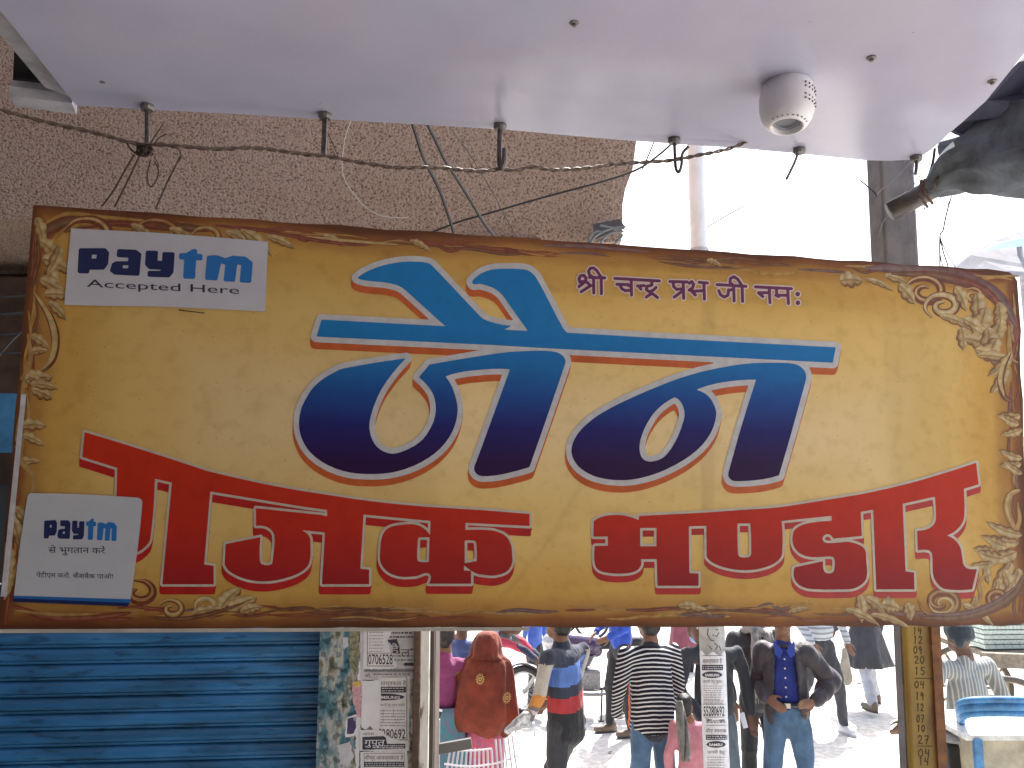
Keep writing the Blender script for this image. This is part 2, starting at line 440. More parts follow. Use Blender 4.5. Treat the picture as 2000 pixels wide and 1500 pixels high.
MB().box((-.395, py_(-.395)-.012, 1.7), (.026, .02, 3.4), th).build('corner_angle', rust, pil)
# white pipe right of the pillar
m, b = mnew('chipped_white_paint', .6, .4)
nc = noise(m, 26, 6, stretch=(1,1,.4)); lk(m, ramp(m, nc, [(.34, (.16,.12,.09)), (.42, (.62,.60,.57)), (.7, (.74,.73,.71))]), b.inputs['Base Color']); bumpn(m, b, nc, .4, .01)
o = MB().box((-.352, 3.46, 1.75), (.033, .045, 3.5)).build('door_post', MATS['chipped_white_paint']); tag(o, 'chipped white upright steel post on the right edge of the poster pillar', 'post')
o = MB().box((-.326, 3.50, 1.75), (.012, .03, 3.5)).build('door_edge', mat('dark_brown_metal', (.05,.035,.03), .6)); tag(o, 'thin dark metal edge strip right behind the white upright post', 'strip')

# ---- decals on a plane: px,py of the photograph laid onto the surface they are printed on
class Decal:
    def __init__(s, P, N): s.P = Vector(P); s.N = Vector(N).normalized()
    def w(s, x, y, lift): return onplane(x, y, s.P, s.N) + s.N*lift
    def put(s, name, V2, T, m, parent, lift):
        if not T: return None
        vs = [s.w(x, y, lift) for x, y in V2]; fs = []
        for t in T:
            a, b_, c = vs[t[0]], vs[t[1]], vs[t[2]]
            fs.append(tuple(t) if (b_-a).cross(c-a).dot(s.N) > 0 else tuple(reversed(t)))
        return obj(name, vs, fs, m, parent)

# ================================================================== SIGN
TS = R(8.3); SN = Vector((math.sin(TS), -math.cos(TS), 0))      # towards the viewer
SP = Vector((0, 1.79, 2.6)); SG = Decal(SP, SN)
cTL, cTR, cBL, cBR = [onplane(*q, SP, SN) for q in ((65,400),(1988,531),(-6,1229),(2012,1222))]
def suv(u, v, d=0.0): return (cBL*(1-u)+cBR*u)*(1-v)+(cTL*(1-u)+cTR*u)*v + SN*d
sign = thing('shop_sign', 'large yellow printed shop sign with blue and red Devanagari lettering and ornate brown border', 'sign', tuple(suv(.5, 0)))
m, b = mnew('sign_print', .45, .32)
tc = nd(m, 'ShaderNodeTexCoord'); uvs = tc.outputs['UV']
sep = nd(m, 'ShaderNodeSeparateXYZ'); lk(m, uvs, sep.inputs[0])
def mth(op, a, b_=None, c_=None):
    x = nd(m, 'ShaderNodeMath', operation=op)
    for i, v in enumerate((a, b_, c_)):
        if v is None: continue
        if isinstance(v, (int, float)): x.inputs[i].default_value = v
        else: lk(m, v, x.inputs[i])
    return x.outputs[0]
U, V_ = sep.outputs[0], sep.outputs[1]
eu = mth('MULTIPLY', mth('MINIMUM', U, mth('SUBTRACT', 1.0, U)), 2.45)
ev = mth('MINIMUM', V_, mth('SUBTRACT', 1.0, V_))
ed = mth('MINIMUM', eu, ev)
mp = nd(m, 'ShaderNodeMapping'); mp.inputs['Scale'].default_value = (2.45, 1, 1); lk(m, uvs, mp.inputs[0])
nzs = noise(m, 3.2, 5, vec=mp.outputs[0]); nzf = noise(m, 26, 8, vec=mp.outputs[0]); nzm = noise(m, 9, 6, vec=mp.outputs[0])
edn = mth('ADD', ed, mth('MULTIPLY', mth('SUBTRACT', nzs, .5), .08))
bgc = ramp(m, edn, [(.0, (.13,.045,.020)), (.018, (.25,.09,.028)), (.040, (.44,.22,.055)), (.09, (.61,.355,.085)), (.24, (.73,.49,.165)), (.5, (.78,.575,.29))], 'EASE')
mot = ramp(m, nzm, [(.35, (.975,.965,.935)), (.65, (1,1,1))])
fine = ramp(m, nzf, [(.30, (.88,.85,.80)), (.5, (1,1,1))])
# narrow dark printed band along top and bottom middle
wv = nd(m, 'ShaderNodeTexWave', Scale=120.0, wave_type='BANDS', bands_direction='Y', Distortion=1.5); lk(m, mp.outputs[0], wv.inputs['Vector'])
wl = ramp(m, wv.outputs['Fac'], [(.0, (.955,.955,.955)), (.5, (1,1,1))])
spk = nd(m, 'ShaderNodeTexVoronoi', Scale=42.0); lk(m, mp.outputs[0], spk.inputs['Vector'])
spc = ramp(m, spk.outputs['Distance'], [(.045, (.42,.33,.25)), (.075, (1,1,1))])
cc = mixc(m, .8, mixc(m, .9, bgc, mot, 'MULTIPLY'), fine, 'MULTIPLY')
cc = mixc(m, .7, mixc(m, 1.0, cc, wl, 'MULTIPLY'), spc, 'MULTIPLY')
lk(m, cc, b.inputs['Base Color'])
bumpn(m, b, mth('ADD', mth('MULTIPLY', nzs, 2.0), mth('MULTIPLY', wv.outputs['Fac'], .015)), .22, .02)
def translucent(m, fac):
    b = m.node_tree.nodes['Principled BSDF']; out = m.node_tree.nodes['Material Output']
    tr = nd(m, 'ShaderNodeBsdfTranslucent'); mx = nd(m, 'ShaderNodeMixShader'); mx.inputs[0].default_value = fac
    if b.inputs['Base Color'].links: lk(m, b.inputs['Base Color'].links[0].from_socket, tr.inputs[0])
    else: tr.inputs[0].default_value = b.inputs['Base Color'].default_value
    lk(m, b.outputs[0], mx.inputs[1]); lk(m, tr.outputs[0], mx.inputs[2]); lk(m, mx.outputs[0], out.inputs[0])
SIGN_TR = .035
translucent(m, SIGN_TR)
# outline of the sheet (u, v) with rounded right corners and a slightly uneven edge
ol = []
def jit(i): return .0016*math.sin(i*1.7)+.0011*math.sin(i*4.3+1)
NE = 40
for i in range(NE): ol.append((i/NE*.992, jit(i)*1.2))
ol += [(.997,.006),(1.0,.02)]
for i in range(1, 14): ol.append((1.0+jit(i)*.6, .02+i/14*.94))
ol += [(.999,.972),(.9955,.988),(.989,.998)]
for i in range(1, NE): ol.append((.989*(1-i/NE), 1+jit(i+9)*1.0+(.006*math.exp(-((.989*(1-i/NE)-.97)/.01)**2))))
ol += [(0,1)]
for i in range(1, 14): ol.append((jit(i+3)*.3, 1-i/14))
n = len(ol)
bmv = [suv(u, v, 0) for u, v in ol]
o = obj('printed_face', bmv, [tuple(range(n))], MATS['sign_print'], sign)
if o.data.polygons[0].normal.dot(SN) < 0: o.data.flip_normals()
uvl = o.data.uv_layers.new(name='UVMap')
for lp in o.data.loops: uvl.data[lp.index].uv = ol[lp.vertex_index]
vs = [suv(u, v, -.001) for u, v in ol]+[suv(u, v, -.035) for u, v in ol]
obj('sheet_edge', vs, [(i, (i+1) % n, n+(i+1) % n, n+i) for i in range(n)], mat('folded_sheet_edge', (.16,.09,.05), .5, col2=(.4,.36,.3), vs=14), sign)
fr = mat('grey_steel', (.22,.21,.20), .5, .6, var=.3, vs=20)
for a, c in (((.01,.015),(.99,.015)), ((.01,.985),(.985,.985)), ((.01,.02),(.01,.98)), ((.985,.02),(.985,.98)), ((.33,.02),(.33,.98)), ((.66,.02),(.66,.98))):
    MB().bar(suv(*a, -.048), suv(*c, -.048), .022).build('frame_bar', fr, sign)
MB().bar(suv(.0, -.004, .002), suv(.47, -.003, .002), .004, .007).build('bottom_hem', mat('pale_hem', (.55,.50,.42), .6, var=.2), sign)
# narrow white tape up the left side
tp = [(42,770),(52,770),(14,1165),(2,1165)]
SG.put('tape_strip', tp, [(0,1,2),(0,2,3)], mat('white_tape', (.6,.58,.6), .5, var=.15, vs=40), sign, .0016)

# ---- ornament
ORN = {'cream': mat('print_cream', (.50,.39,.20), .38, var=.25, vs=60), 'pale': mat('print_pale', (.56,.48,.31), .38, var=.2, vs=60),
       'tan': mat('print_tan', (.46,.28,.11), .38, var=.3, vs=50), 'dark': mat('print_dark_brown', (.14,.05,.025), .38, var=.4, vs=50),
       'red': mat('print_red_brown', (.27,.055,.03), .38, var=.4, vs=40), 'mauve': mat('print_mauve', (.19,.10,.10), .38, var=.4, vs=40),
       'ochre': mat('print_ochre', (.52,.29,.07), .38, var=.3, vs=50)}
CC = {'cream': (.54,.41,.19), 'pale': (.60,.50,.30), 'tan': (.42,.25,.09), 'dark': (.16,.065,.028), 'red': (.24,.05,.028), 'mauve': (.17,.095,.10), 'ochre': (.46,.25,.055)}
OV, OF, OC = [], [], []; LIFT = [0.0]
def inside(x, y):                       # keep the print on the sheet
    t = (x-65)/1923; yt = 400+131*t+2.5; yb = 1227-3.4*t
    y = min(max(y, yt), yb); u = (y-400)/829; xl = 65-71*u+2; xr = 1986+24*u
    return min(max(x, xl), xr), y
def strip(rows_, cols):
    """rows of cross points (same count) and a colour for each point"""
    LIFT[0] += 2.2e-6; b0 = len(OV); k = len(rows_[0])
    for r_, c_ in zip(rows_, cols):
        for (x, y), c in zip(r_, c_): OV.append(SG.w(*inside(x, y), .00022+LIFT[0])); OC.append(c)
    for i in range(len(rows_)-1):
        for q in range(k-1):
            f = (b0+i*k+q, b0+i*k+q+1, b0+(i+1)*k+q+1, b0+(i+1)*k+q)
            P_ = [OV[v] for v in f]
            if (P_[2]-P_[0]).cross(P_[3]-P_[1]).dot(SN) < 0: f = tuple(reversed(f))
            OF.append(f)
def mixv(a, b, t): return tuple(a[i]*(1-t)+b[i]*t for i in range(3))
def ribbon(pts, w, c, taper=True, n=7, soft=True):
    P = [np.array((p.x, p.y)) for p in spline([(x, y, 0) for x, y in pts], n)]; N = len(P); rows_ = []; cols = []
    base = CC[c]; edge = mixv(base, CC['ochre' if c in ('cream', 'pale', 'tan', 'ochre') else 'red'], .65); hi = mixv(base, (.7,.55,.32), .16)
    for i, p in enumerate(P):
        d = P[min(i+1, N-1)]-P[max(i-1, 0)]; d = d/(np.linalg.norm(d)+1e-9); t = i/(N-1)
        ww = w*(math.sin(math.pi*min(1, max(.03, t)))**.6 if taper else 1)/2; q = np.array((-d[1], d[0]))
        rows_.append([tuple(p+q*ww*o) for o in (-1, -.5, .1, .6, 1)]); cols.append([edge, base, hi, base, edge])
    strip(rows_, cols)
def spiral(cx, cy, r, turns, a0, w, cols=('dark','red','cream'), sgn=1, sq=.75):
    pts = []
    for i in range(int(turns*9)+1):
        t = i/(turns*9); a = a0+sgn*t*turns*2*math.pi; rr = r*(1-.80*t); pts.append((cx+rr*math.cos(a), cy+sq*rr*math.sin(a)))
    ribbon(pts, w*1.15, cols[0]); ribbon([(x-.5, y-1) for x, y in pts], w*.75, cols[1]); ribbon([(x-.8, y-1.8) for x, y in pts], w*.38, cols[2])
def leaf(x, y, a, L, w, curl=.5, cols=('dark','tan','cream','pale')):
    L *= 1.2; w *= 1.12; a = R(a); d = np.array((math.cos(a), math.sin(a))); q = np.array((-d[1], d[0])); N = 18; rows_ = []; cl = []
    k = rl.randint(3, 4); ph = rl.uniform(0, .5)
    for i in range(N+1):
        t = i/N; p = np.array((x, y))+d*L*t+q*curl*L*.55*t*t
        lobe = .68+.32*abs(math.sin(math.pi*(k*t+ph)))**.7; ww = w*max(.02, math.sin(math.pi*t**.78))**.7*lobe/2
        vein = .5+.5*math.cos(2*math.pi*(k*t+ph)*1.0); A = mixv(CC['cream'], CC['tan'], .65*vein); B = mixv(CC['pale'], CC['cream'], vein)
        rows_.append([tuple(p+q*ww*o) for o in (-1.22, -.92, -.45, -.06, .04, .5, .95, 1.3)])
        cl.append([CC['ochre'], mixv(B, CC['tan'], .4), B, A, mixv(CC['tan'], CC['dark'], .45), A, mixv(CC['tan'], CC['dark'], .35+.4*vein), CC['dark'] if vein < .6 else CC['red']])
    strip(rows_, cl)
rl = random.Random(8)
rnd = random.Random(3)
# edges: flowing brown strokes along the rim
for i in range(52):
    x = rnd.uniform(80, 1900); t = (x-65)/1920; y = 404+t*131+rnd.uniform(6, 26); L = rnd.uniform(60, 170)
    ribbon([(x, y), (x+L*.35, y+rnd.uniform(-4, 8)+.07*L*.35), (x+L*.7, y+.05*L+rnd.uniform(-6, 7)), (x+L, y+.07*L)], rnd.uniform(2.5, 9), rnd.choice(['dark','red','ochre','tan','mauve' if x > 1000 else 'red','dark']))
for i in range(60):
    x = rnd.uniform(30, 1880); y = 1213-rnd.uniform(0, 26)-.003*x; L = rnd.uniform(60, 180)
    ribbon([(x, y), (x+L*.35, y-rnd.uniform(-3, 7)), (x+L*.7, y+rnd.uniform(-5, 5)), (x+L, y-2)], rnd.uniform(2.5, 9), rnd.choice(['dark','red','ochre','tan','red','mauve']))
for i in range(22):
    t = rnd.uniform(.03, .93); y = 410+t*780; x = 63-t*66+rnd.uniform(7, 24); L = rnd.uniform(50, 130)
    ribbon([(x, y), (x+rnd.uniform(-5, 7), y+L*.4), (x-5, y+L*.75), (x-9, y+L)], rnd.uniform(3, 10), rnd.choice(['dark','red','ochre','tan','dark']))
for i in range(24):
    y = rnd.uniform(560, 1190); x = 1988+(y-540)*.022-rnd.uniform(4, 22); L = rnd.uniform(50, 110)
    L = min(L, 1205-y)
    ribbon([(x, y), (x+rnd.uniform(-5, 5), y+L*.4), (x-3, y+L*.75), (x+2, y+L)], rnd.uniform(3, 9), rnd.choice(['dark','red','ochre','tan','mauve']))
# top-left corner
ribbon([(74,480),(92,450),(140,432),(220,428),(320,440),(420,450)], 30, 'dark'); ribbon([(80,492),(102,460),(160,442),(250,436),(330,446)], 12, 'red'); ribbon([(84,440),(130,418),(200,424),(300,432)], 8, 'ochre')
ribbon([(85,500),(110,462),(150,440),(200,436)], 9, 'ochre'); spiral(175, 462, 52, 1.2, 3.4, 20, ('dark','red','cream')); spiral(310, 470, 60, 1.0, 3.6, 17, ('dark','red','tan'))
spiral(405, 466, 32, 1.2, 3.3, 12, ('red','tan','cream'))
for a in [(70,425,60,46,20),(78,470,30,48,24),(82,505,10,52,26),(92,520,60,50,26),(118,480,100,52,20),(78,545,20,52,24),(86,575,-10,46,20),(95,590,30,40,18),(255,438,20,50,13),(330,446,10,46,12),(440,452,15,60,18),(470,448,25,66,20),(520,462,8,50,14)]:
    leaf(*a)
ribbon([(68,575),(95,615),(108,655),(104,700),(82,728)], 17, 'dark'); ribbon([(67,572),(94,613),(107,655),(102,697),(82,722)], 12, 'cream')
for a in [(58,690,-25,30,14),(60,655,20,36,16),(48,742,-20,44,26),(62,760,10,36,22),(56,735,20,34,16),(60,750,-5,44,16),(40,832,-15,42,20),(44,850,10,38,16),(30,905,-20,40,14)]: leaf(*a)
ribbon([(54,652),(60,690),(54,720),(40,742)], 10, 'tan'); ribbon([(30,870),(45,905),(66,930),(60,975)], 12, 'tan'); ribbon([(30,960),(20,1020),(26,1080)], 14, 'red')
for a in [(20,1000,60,60,22),(10,1060,70,60,24),(14,1110,80,50,20),(28,990,40,44,18)]: leaf(*a)
# top middle
for a in [(632,460,12,40,12),(800,470,12,38,11),(1380,508,8,26,10),(1640,548,-15,36,26),(1690,545,8,48,10),(1728,538,5,40,14)]: leaf(*a)
ribbon([(420,438),(520,452),(620,470),(700,478),(740,474)], 7, 'red'); ribbon([(600,462),(700,472),(780,478)], 5, 'cream')
# top-right corner
ribbon([(1690,524),(1780,526),(1880,545),(1950,580),(1985,640)], 30, 'mauve'); ribbon([(1740,534),(1840,540),(1920,566),(1972,620)], 20, 'dark'); ribbon([(1850,540),(1930,570),(1975,640)], 10, 'red')
spiral(1808, 570, 44, 1.5, 2.6, 15, ('dark','red','cream')); spiral(1842, 598, 38, 1.5, 2.2, 15, ('dark','cream','pale'), 1, .72); spiral(1900, 578, 20, 1.3, 4.0, 10, ('red','tan','cream'))
for a in [(1755,556,35,40,22),(1865,560,50,42,20),(1908,572,75,48,26),(1925,600,95,50,30),(1950,590,75,52,22),(1955,620,95,50,24),(1835,617,8,62,14),(1880,622,20,50,20),(1900,640,35,52,20),(1878,640,70,36,22),(1884,660,5,56,26),
          (1930,640,75,46,30),(1948,660,110,40,26),(1905,682,15,62,22),(1908,694,-5,66,16),(1975,690,120,52,18),(1968,720,110,48,18)]: leaf(*a)
ribbon([(1974,690),(1960,715),(1954,745),(1962,775),(1980,786)], 14, 'dark'); ribbon([(1973,688),(1958,714),(1953,745),(1961,773)], 9, 'cream')
for a in [(1992,812,165,36,18),(1990,828,190,32,16),(1996,838,150,34,14),(1996,895,185,38,14),(1994,905,160,34,14),(1996,925,200,36,12)]: leaf(*a)
ribbon([(1992,958),(1974,965),(1966,990),(1975,1020),(1990,1048)], 13, 'tan'); ribbon([(1990,956),(1972,964),(1965,990),(1974,1018)], 6, 'cream')
# bottom-right corner
for a in [(1996,1045,185,60,16),(1990,1060,175,62,18),(1966,1068,190,38,20),(1940,1076,170,32,18),(1985,1078,150,48,22),(1960,1092,180,44,22),(1940,1100,160,36,14),(1975,1098,110,52,22),(1990,1110,100,60,24),(1960,1112,60,52,18),
          (1950,1130,80,50,18),(1978,1138,100,46,20),(1922,1106,60,30,14),(1905,1165,90,40,16),(1678,1162,70,44,20),(1690,1166,25,40,18),(1722,1180,0,30,26),(1770,1178,60,28,20),(1650,1190,10,60,14),(1700,1200,5,70,12),(1880,1180,20,60,14)]: leaf(*a)
spiral(1838, 1176, 44, 1.5, 3.2, 14, ('dark','red','tan'), -1); spiral(1842, 1180, 28, 1.2, 3.2, 8, ('tan','cream','pale'), -1); spiral(1950, 1168, 26, 1.4, 0, 13, ('dark','red','tan'))
ribbon([(1800,1206),(1870,1206),(1930,1190),(1980,1160),(2000,1120)], 22, 'dark'); ribbon([(1810,1200),(1880,1198),(1940,1178),(1990,1140)], 10, 'mauve'); ribbon([(1900,1190),(1915,1165),(1912,1140),(1925,1120)], 9, 'tan')
# bottom-left
spiral(272, 1158, 34, 1.1, 4.4, 16, ('dark','red','tan')); spiral(336, 1190, 26, 1.3, 3.6, 11, ('dark','tan','cream')); spiral(404, 1184, 24, 1.2, 2.8, 14, ('tan','cream','pale'))
for a in [(430,1188,-60,46,26),(448,1192,-40,48,26),(470,1196,-30,36,18),(375,1198,-20,60,14),(1325,1184,-10,40,16),(1350,1186,5,34,12),(1540,1196,-25,36,10)]: leaf(*a)
ribbon([(290,1205),(360,1208),(420,1196),(480,1176)], 9, 'dark'); ribbon([(470,1206),(540,1192),(598,1187),(640,1196),(760,1206)], 6, 'dark'); ribbon([(20,1180),(90,1204),(180,1206),(260,1196)], 16, 'red'); ribbon([(30,1192),(110,1200),(200,1198)], 7, 'tan')
ribbon([(1320,1200),(1400,1192),(1480,1196),(1560,1204)], 5, 'dark')
m, b = mnew('ornament_print', .38, .45); at_ = nd(m, 'ShaderNodeAttribute', attribute_name='Col')
lk(m, mixc(m, .8, at_.outputs['Color'], ramp(m, noise(m, 55, 6), [(.32, (.62,.55,.48)), (.6, (1.05,1.03,1.0))]), 'MULTIPLY'), b.inputs['Base Color'])
o = obj('ornament', OV, OF, m, sign); tag(o, kind='stuff'); ca_ = o.data.color_attributes.new('Col', 'FLOAT_COLOR', 'POINT')
ca_.data.foreach_set('color', [v for c in OC for v in (*c, 1.0)])

# ---- large lettering
JA = parse("628,624.4 874,637.6 865,633~ 793,568~ 780,559~ 768,555~ 750,551.5~ 730,550~ 708,547~ 698,543 712,533~ 740,521~ 770,514~ 800,511~ 836,514~ 847,522~ 938,618~ 948,625~ 972,632.5~ 1000,636.5 984,644 1030.6,646.4 988,586~ 979,574~ 966,564~ 948,557~ 935,554.5~ 925,555.5~ 922,550~ 928,543~ 940,534~ 960,527~ 982,525~ 1022,526~ 1034,530~ 1047,542~ 1099,640~ 1108,650 1260,659 1632,678.6 1626,708.6 1080,681 960,674 618,657.6")
JB = parse("793,700 670,720~ 650,729~ 630,741~ 612,757~ 598,778~ 588,800~ 584,828~ 588,852~ 600,876~ 620,896~ 650,913~ 684,923~ 726,926~ 770,922~ 810,909~ 846,888~ 872,862~ 888,832~ 894,800~ 890,776~ 882,754~ 870,735.4 900,727~ 940,722~ 972,720.4~ 996,721.6 931,900~ 926,915~ 930,925~ 941,930~ 972,928~ 1004,921~ 1034,912.4 1103,713~ 1104.4,704~ 1098,694~ 1086,688~ 1060,685~ 1030,685.6~ 990,688~ 940,695~ 839,712 818,737 834,752~ 846,770~ 851,792~ 850,812~ 842,834~ 826,858~ 800,876~ 770,886~ 750,882~ 734,870~ 724,850~ 721.6,828~ 728,800~ 742,766~ 760,738~ 776,718~")
JC = parse("1422,925~ 1426,936~ 1434,939.6~ 1464,939~ 1494,935.4~ 1521,928.5 1572,748~ 1573.5,730~ 1563,716~ 1548,710.4~ 1524,708.6~ 1470,709.5~ 1425,715~ 1365,727.5~ 1305,747~ 1230,778.5~ 1170,810~ 1134,840~ 1118,867~ 1117.5,891~ 1134,915~ 1167,932~ 1215,938~ 1260,931.5~ 1308,913.5~ 1356,883.5~ 1386,849~ 1398.6,810~ 1392,786~ 1380,771~ 1359,761.4 1395,750~ 1440,743~ 1476.6,741.6")
JH = parse("1317,776 1329,784.5~ 1337,807~ 1332,831~ 1317,866~ 1296,893~ 1272,901.5~ 1256,897~ 1249,880~ 1251,858~ 1263,828~ 1284,799~")
def gradmat(name, stops, z0, z1, rough=.5):
    m, b = mnew(name, rough, .28)
    g = nd(m, 'ShaderNodeNewGeometry'); s_ = nd(m, 'ShaderNodeSeparateXYZ'); tcx = nd(m, 'ShaderNodeTexCoord'); lk(m, tcx.outputs['Object'], s_.inputs[0])
    mr = nd(m, 'ShaderNodeMapRange'); mr.inputs[1].default_value = z1-wloc(sign).z; mr.inputs[2].default_value = z0-wloc(sign).z
    lk(m, s_.outputs[2], mr.inputs[0]); c = ramp(m, mr.outputs[0], stops)
    nn = ramp(m, noise(m, 30, 6), [(.3, (.85,.85,.85)), (.6, (1,1,1))])
    lk(m, mixc(m, .7, c, nn, 'MULTIPLY'), b.inputs['Base Color']); translucent(m, SIGN_TR*.5); return m
zt = SG.w(1000, 640, 0).z; zb = SG.w(1000, 930, 0).z
BLUE = gradmat('letter_blue_gradient', [(0, (.015,.21,.52)), (.25, (.014,.17,.46)), (.47, (.014,.075,.30)), (.68, (.018,.016,.15)), (.92, (.028,.004,.055))], zb, zt)
zt = SG.w(1000, 900, 0).z; zb = SG.w(1000, 1150, 0).z
RED = gradmat('letter_red_gradient', [(0, (.60,.034,.010)), (.5, (.54,.026,.010)), (1, (.32,.014,.018))], zb, zt)
LW = mat('letter_outline_white', (.62,.60,.60), .38, var=.10, vs=40, trans=.06); LC = mat('letter_outline_cream', (.62,.54,.44), .38, var=.1, vs=40, trans=.06)
LO = mat('letter_shadow_orange', (.60,.12,.025), .38, var=.12, vs=30, trans=.06); LR = mat('letter_shadow_red', (.50,.018,.015), .38, var=.15, vs=30, trans=.05)
lt = thing; L0 = .0006
def letter_group(polys, strokes, bb, step, fillm, outm, ow, shm=None, sh=(0, 0), name='lettering', tol=.25):
    F = sdf(polys, strokes, bb, step)
    if shm is not None:
        G = (F[0].copy(), *F[1:]); H = G[0].copy(); k = max(1, int(round(sh[1]/step))); kx = int(round(sh[0]/step))
        for q in range(1, k+1):
            xo = int(round(kx*q/k)); H[q:, :] = np.minimum(H[q:, :], np.roll(G[0], xo, 1)[:-q, :])
        SG.put('lettering_shadow', *fill((H, *G[1:]), ow*.97, tol), shm, sign, L0)
    SG.put('lettering_outline', *fill(F, ow, tol), outm, sign, L0+.0003)
    SG.put(name, *fill(F, 0, tol), fillm, sign, L0+.0006)
letter_group([JA, JB, JC, JH], [], (555, 480, 1665, 975), 1.7, BLUE, LW, 11.0, LO, (-2, 13))
GJ = parse("166,844 243,867.5 330,895 405,920 505,943~ 567,955~ 630,965~ 725,979~ 837,990~ 950,997~ 1034,1004 1034,1027.5 909,1021 909,1035 950,1035~ 970,1038~ 988,1047~ 998,1064~ 1000,1080~ 1000,1100~ 990,1116~ 967,1124~ 945,1123~ 930,1120~ 906,1104 906,1114 920,1115 920,1140 837.5,1140 837.5,1120~ 812,1125.5~ 780,1126~ 756,1116~ 743,1097~ 743,1070~ 746,1048~ 756,1033~ 776,1026~ 815,1025.5~ 840,1045 841,1017.5 710,1005 704,1111 721,1112.5 721,1141 629,1141 635,1040 589,1035.5 604,1047~ 606.5,1062~ 604,1100~ 588,1117~ 555,1130~ 517,1135.5~ 480,1131~ 450,1117~ 439,1102.5 441,1062.5 509,1049 507.5,1093~ 512,1102~ 530,1102.5~ 533,1094~ 536,1045~ 525,1031~ 512,1027~ 500,1027 500,992.5 630,1006 639,1009 639,996 600,991 411,960 399,1102.5 417.5,1105 417.5,1141 317.5,1141 336,942.5 303,935 294,1052~ 285,1067~ 267,1079~ 242,1082~ 225,1070 229.5,914 161,892.5")
GH1 = parse("817,1050 839,1049 837.5,1097.5 819,1097~ 815,1093~ 816,1056~"); GH2 = parse("907.5,1056 926,1056~ 930,1060~ 931,1096 907.5,1100")
letter_group([GJ, GH1, GH2], [], (145, 825, 1060, 1175), 1.4, RED, LC, 4.8, LR, (-1, 15))
BH = parse("1159,1018 1176,1009~ 1196,1006~ 1216,1006.4~ 1232,1010~ 1247.4,1016 1248,1007.6 1380,1001 1450,996~ 1520,991~ 1604,978~ 1688,964~ 1772,945~ 1835,927~ 1906,904 1910.6,946 1882,954.6 1883,1004~ 1880,1019~ 1868,1035~ 1848.6,1046 1864,1054~ 1875,1069~ 1879,1090~ 1882,1104~ 1891,1111~ 1907.5,1111 1898,1151 1848,1151~ 1833,1143~ 1822.4,1124~ 1820,1082~ 1814,1075~ 1792,1075 1791,1036.5 1814,1032~ 1825.5,1020.7~ 1827.6,1006~ 1825.5,970 1762.5,984 1768,1116 1784.6,1118 1785.6,1151 1711,1151 1705,995.5 1680.6,999.7 1682.7,1047 1627,1052 1623,1046~ 1615,1043~ 1608,1047~ 1606,1054~ 1612,1060~ 1625,1060.6~ 1656,1058.5~ 1675,1063~ 1689,1073~ 1691,1092~ 1693,1121~ 1688,1136~ 1671,1148~ 1652,1151~ 1580,1150~ 1560,1142~ 1550.5,1128~ 1551.5,1108 1607,1096 1608,1112~ 1613,1119~ 1624,1119~ 1629,1113~ 1629,1091~ 1623,1087~ 1583,1088~ 1562,1081~ 1549.5,1066~ 1548,1044~ 1553.6,1033~ 1570,1024~ 1593,1019.6~ 1624,1017.5 1624,1007.5 1526,1017.5 1527,1082~ 1519,1095~ 1500,1106~ 1470,1113~ 1440,1113~ 1410,1107~ 1390,1098~ 1380,1088 1379.6,1027 1345,1028 1346,1119 1364,1120 1364,1144 1284,1144 1282.4,1092 1251,1092 1251,1106~ 1240,1116~ 1220,1120~ 1196,1120~ 1172,1115~ 1162,1104~ 1162,1066 1187,1066 1187,1048 1159,1048")
BHH = [parse("1250,1031 1282,1031 1282,1067 1250,1067"), parse("1440,1022.4 1465.4,1022.4 1467,1080~ 1464,1087~ 1454,1089~ 1444,1087~ 1441,1080~")]
letter_group([BH]+BHH, [], (1140, 885, 1930, 1182), 1.4, RED, LC, 4.8, LR, (0, 13))
# small purple line, drawn as brush strokes
def ZS(lst, r, ox=1100, oy=500, s=.25): return [([(ox+x*s, oy+y*s) for x, y in p], r) for p in lst]
st = ZS([[(205,168),(325,172)],[(232,168),(205,148),(197,120),(210,97),(235,94),(262,115),(285,150),(298,172)],[(236,172),(238,290)],[(296,172),(298,295)],[(130,205),(122,180),(135,155),(160,152),(178,172),(172,198),(150,218),(122,240)],[(150,200),(185,205),(212,232)],[(215,232),(140,280)],
  [(402,176),(750,196)],[(418,222),(505,224)],[(440,224),(458,258),(485,272),(528,268)],[(502,226),(528,240)],[(530,185),(533,306)],[(578,235),(632,232)],[(590,236),(606,260)],[(690,198),(692,228),(655,238),(648,264),(672,280),(702,268),(724,246)],[(672,280),(706,302),(736,326)],[(648,322),(692,292)],
  [(832,200),(968,204)],[(858,206),(862,240),(885,262),(934,256)],[(936,206),(940,332)],[(934,272),(866,322)],[(984,214),(1002,200),(1018,222),(1010,250),(982,268)],[(1060,206),(1126,212)],[(992,266),(1032,306)],[(1014,276),(1098,272)],[(1098,214),(1102,338)],
  [(1200,224),(1426,238)],[(1214,272),(1228,304),(1258,322),(1286,306),(1290,266)],[(1290,268),(1330,262)],[(1330,232),(1334,352)],[(1396,238),(1400,356)],[(1330,232),(1302,208),(1304,178),(1330,162),(1362,182),(1384,214),(1398,238)],
  [(1500,242),(1782,256)],[(1524,288),(1608,288)],[(1532,296),(1558,318)],[(1608,248),(1614,366)],[(1664,252),(1666,300)],[(1660,308),(1682,318)],[(1666,308),(1752,308)],[(1752,256),(1758,372)],[(1830,298)],[(1832,366)]], 3.0)
st = [(p, 4.6 if len(p) == 1 else r) for p, r in st]
letter_group([], st, (1110, 505, 1580, 612), .9, mat('letter_purple', (.16,.025,.10), .38, var=.1, trans=.05), mat('letter_outline_pink', (.72,.58,.52), .38, trans=.05), 2.6, tol=.15)

